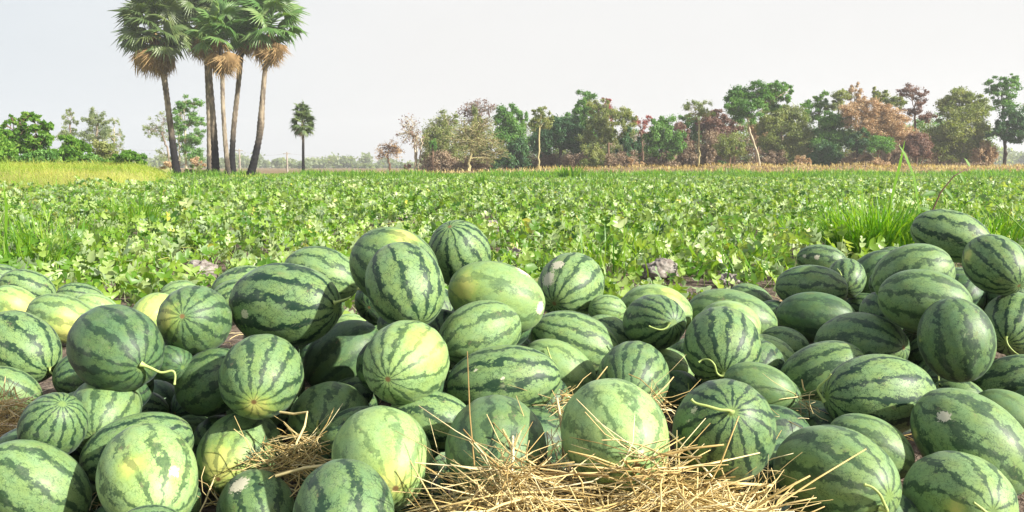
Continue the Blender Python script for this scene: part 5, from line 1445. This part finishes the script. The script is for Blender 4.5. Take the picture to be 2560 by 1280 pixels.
# --- scrub filling the space behind the front trees
def scrub(name, label, u0, u1, Y0, Y1, top, mat, seed, n_cl, size=.22):
    q = np.random.RandomState(seed)
    g = Geo()
    for k_ in range(n_cl):
        u = q.uniform(u0, u1)
        Y = q.uniform(Y0, Y1)
        tv_ = top + 40 * (vnoise(np.array([u]), np.array([0.0]), 90, seed)[0] - .5) * 2
        v = q.uniform(tv_, 428)
        c = at(u, v, Y)
        if c[2] < .3:
            continue
        n = 80
        rad = np.array([q.uniform(.5, 1.1), .6, q.uniform(.35, .8)])
        P = c + q.normal(size=(n, 3)) * rad * .42
        nrm = unitv(.8 * q.normal(size=(n, 3)) + unitv(P - c) + np.array([0, 0, .4]))
        X, Yv, Z = frames(nrm, q.normal(size=(n, 3)))
        lt = np.array([(-.34, 0, .05), (0, -.6, 0), (.34, 0, .05), (0, .6, -.08)])
        V, Fa = instance(lt, np.array([(0, 1, 2, 3)]), P, X, Yv, Z, .68 * size * q.uniform(.6, 1.4, n))
        g.add(V, Fa, np.clip(q.uniform(0, .8) + q.normal(0, .15, n), 0, 1))
    tag(link(name, g.mesh(name, LM[mat])), label, 'scrub', kind='stuff')


scrub('green_scrub', 'mass of olive green scrub filling in behind the front row of trees', 1060, 2480, 86, 94, 335, 'olive', 201, 1000)
scrub('dry_scrub', 'mass of dry brown scrub low between the trunks of the tree row', 1060, 2480, 84, 92, 368, 'brown', 202, 850)
scrub('leafy_scrub', 'mass of mid green leafy scrub high behind the right part of the tree row', 1300, 2480, 90, 97, 322, 'green', 203, 620)

# --- left side
T('leafy bush tree with large fresh leaves at the left edge', 42, [(48, 410, 6), (45, 370, 5), (40, 330, 4)], [(28, 298, 12, 8), (66, 288, 16, 10), (52, 305, 14, 9), (12, 310, 10, 8), (30, 340, 26, 20), (78, 318, 16, 14), (8, 330, 12, 16), (60, 362, 32, 24), (45, 325, 16, 12)], 'fresh', .30, .24, 'brown', 14, .018, seed=80)
T('leafy bush tree with a rounded fresh top, second from the left edge', 41, [(102, 412, 6), (102, 370, 5), (100, 330, 4)], [(92, 296, 13, 9), (108, 306, 12, 10), (78, 318, 14, 12), (122, 322, 14, 14), (90, 340, 24, 18), (120, 352, 18, 20), (98, 378, 34, 22), (104, 326, 14, 10)], 'fresh', .36, .24, 'brown', 12, .018, seed=81)
T('bright green shrub cut by the left edge', 38, [(8, 412, 5), (8, 385, 4)], [(8, 375, 24, 28), (-20, 365, 30, 34), (20, 395, 18, 16)], 'fresh', .9, .18, 'brown', 6, name='shrub', cat='bush', seed=82)
T('mound of green vines over a dead bush, left of the grey green trees', 40, [(182, 412, 6), (182, 370, 5)], [(175, 358, 26, 20), (200, 370, 18, 22), (165, 385, 26, 22), (190, 395, 24, 18)], 'fresh', .75, .17, 'brown', 8, name='shrub', cat='bush', seed=83)
T('dark green low shrub on the mound under the leafy bush trees', 38, [(100, 414, 4), (100, 400, 3)], [(95, 395, 34, 18), (130, 398, 20, 16), (65, 400, 20, 14)], 'green', 1.3, .16, 'brown', 4, name='shrub', cat='bush', seed=84)
T('thin airy grey green tree with a narrow top, left background', 88, [(178, 412, 6), (176, 360, 5), (175, 310, 4)], [(174, 278, 11, 12), (168, 295, 12, 14), (188, 302, 9, 10), (174, 325, 20, 18), (165, 345, 20, 20)], 'pale', .42, .18, 'grey', 18, seed=85)
T('grey green pointed tree standing behind the vine mound', 88, [(243, 412, 8), (242, 360, 7), (243, 310, 5)], [(243, 280, 15, 14), (232, 300, 22, 18), (260, 302, 16, 18), (240, 328, 32, 22), (222, 345, 22, 18), (262, 345, 20, 20)], 'pale', .5, .19, 'grey', 18, seed=86)
T('bare twiggy sapling right of the grey green pointed tree', 86, [(286, 412, 4), (285, 370, 3.5), (287, 320, 3)], [(286, 305, 12, 18), (300, 340, 16, 16), (276, 345, 16, 20), (295, 370, 20, 16)], 'pale', .16, .16, 'pale', 26, .014, seed=87)
T('dry olive twiggy bush between the vine mound and the creepers', 46, [(256, 412, 4), (256, 385, 3)], [(256, 375, 30, 22), (240, 395, 26, 16), (280, 385, 20, 20)], 'olive', .28, .15, 'pale', 34, .014, name='shrub', cat='bush', seed=88)
T('low creeper covered shrub left of the longest creeper on the mound', 40, [(232, 414, 4), (232, 400, 3)], [(228, 398, 26, 14), (250, 405, 20, 10), (205, 402, 20, 12)], 'green', 1.2, .16, 'brown', 4, name='shrub', cat='bush', seed=89)
T('spiky green creeper shrub at the right end of the mound top', 40, [(325, 414, 4), (325, 400, 3)], [(325, 394, 28, 14), (350, 400, 20, 12), (298, 400, 24, 12), (280, 405, 20, 9)], 'fresh', 1.3, .16, 'brown', 4, name='shrub', cat='bush', seed=90)
T('light green feathery tree seen between the leftmost palm trunk and the rest', 72, [(465, 425, 6), (464, 370, 5), (462, 320, 4)], [(488, 262, 22, 14), (462, 258, 24, 14), (452, 285, 26, 18), (490, 300, 26, 18), (465, 320, 32, 18), (495, 345, 24, 18), (462, 360, 32, 20), (485, 385, 30, 16)], 'light', .46, .2, 'pale', 18, .014, stems=3, seed=91)
T('bare grey tree leaning left behind the leftmost palm trunk', 84, [(430, 425, 5), (418, 370, 4.5), (402, 330, 4)], [(385, 318, 24, 18), (412, 300, 22, 18), (372, 330, 16, 16), (410, 335, 24, 18), (405, 390, 18, 20)], 'pale', .14, .17, 'grey', 34, .016, seed=92)
T('low olive bush at the foot of the palms', 60, [(484, 436, 4), (484, 425, 3)], [(484, 424, 22, 13), (500, 428, 16, 10)], 'olive', 1.0, .18, 'brown', 4, name='shrub', cat='bush', seed=93)
T('orange tan dry bush behind the low olive bush by the palms', 66, [(498, 432, 4), (498, 415, 3)], [(496, 405, 16, 12), (410, 412, 22, 10)], 'tan', .6, .18, 'brown', 8, name='shrub', cat='bush', seed=94)
T('reddish bush beside the first small leafless tree', 76, [(1018, 434, 4), (1018, 420, 3)], [(1018, 420, 8, 10)], 'maroon', .8, .18, 'brown', 6, name='shrub', cat='bush', seed=95)

# --- far wood; part of its haze is painted in as pale leaf colour
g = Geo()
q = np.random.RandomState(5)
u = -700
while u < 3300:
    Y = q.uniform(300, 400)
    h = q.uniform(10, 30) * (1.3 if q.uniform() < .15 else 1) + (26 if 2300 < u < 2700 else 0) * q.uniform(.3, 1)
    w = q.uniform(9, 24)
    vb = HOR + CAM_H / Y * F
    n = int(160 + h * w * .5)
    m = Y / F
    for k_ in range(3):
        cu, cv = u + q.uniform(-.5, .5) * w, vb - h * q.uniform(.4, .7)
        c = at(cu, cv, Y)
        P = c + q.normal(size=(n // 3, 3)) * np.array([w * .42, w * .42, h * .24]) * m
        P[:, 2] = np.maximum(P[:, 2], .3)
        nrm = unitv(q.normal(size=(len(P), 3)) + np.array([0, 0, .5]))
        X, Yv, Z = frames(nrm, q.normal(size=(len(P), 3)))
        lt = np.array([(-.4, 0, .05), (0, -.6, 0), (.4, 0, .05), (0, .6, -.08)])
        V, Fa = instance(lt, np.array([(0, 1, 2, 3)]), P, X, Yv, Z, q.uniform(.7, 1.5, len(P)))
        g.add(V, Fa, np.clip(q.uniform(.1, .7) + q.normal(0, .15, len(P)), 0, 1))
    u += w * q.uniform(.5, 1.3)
tag(link('distant_wood', g.mesh('distant_wood', LM['pale'])), 'far off wood beyond the field, leaves coloured pale to add to the haze', 'wood', kind='stuff')

# --- power line far behind the palms
WOOD = bark_mat('weathered_pole', (.20, .17, .14), (.34, .30, .25))
tops = []
for (u, vt, lab) in ((598, 372, 'utility pole between the rightmost palm trunks, in the haze'), (717, 380, 'utility pole left of the small lone palm, in the haze'), (860, 386, 'utility pole in the haze right of the small lone palm, hardly visible')):
    Y = 120
    t_ = at(u, vt, Y)
    b_ = np.array([t_[0], Y, float(ground(t_[0], Y))])
    if u == 860:
        tops.append(at(1010, 392, 135))
        continue
    o = thing('utility_pole', lab, 'pole', b_, 'utility poles behind the palms')
    g = Geo()
    tube(g, np.array([[0, 0, -.3], [0, 0, (t_[2] - b_[2]) * .5], [0, 0, t_[2] - b_[2]]]), [.15, .13, .10], 8)
    link('post', g.mesh('post', WOOD, True), o)
    g = Geo()
    tube(g, np.array([[-.55, 0, 0], [.55, 0, 0]]) + np.array([0, -.12, t_[2] - b_[2] - .25]), .05, 4)
    link('crossarm', g.mesh('crossarm', WOOD), o)
    tops.append(t_ - np.array([0, .12, .2]))
wires = [at(-120, 352, 112)] + tops
g = Geo()
for a, b_ in zip(wires[:-1], wires[1:]):
    tt = np.linspace(0, 1, 14)[:, None]
    P = a + (b_ - a) * tt
    P[:, 2] -= (4 * tt * (1 - tt))[:, 0] * .5
    tube(g, P - wires[1], .012, 3)
tag(link('power_wire', g.mesh('power_wire', WOOD), loc=wires[1]), 'thin power wire sagging between the two utility poles', 'wire')
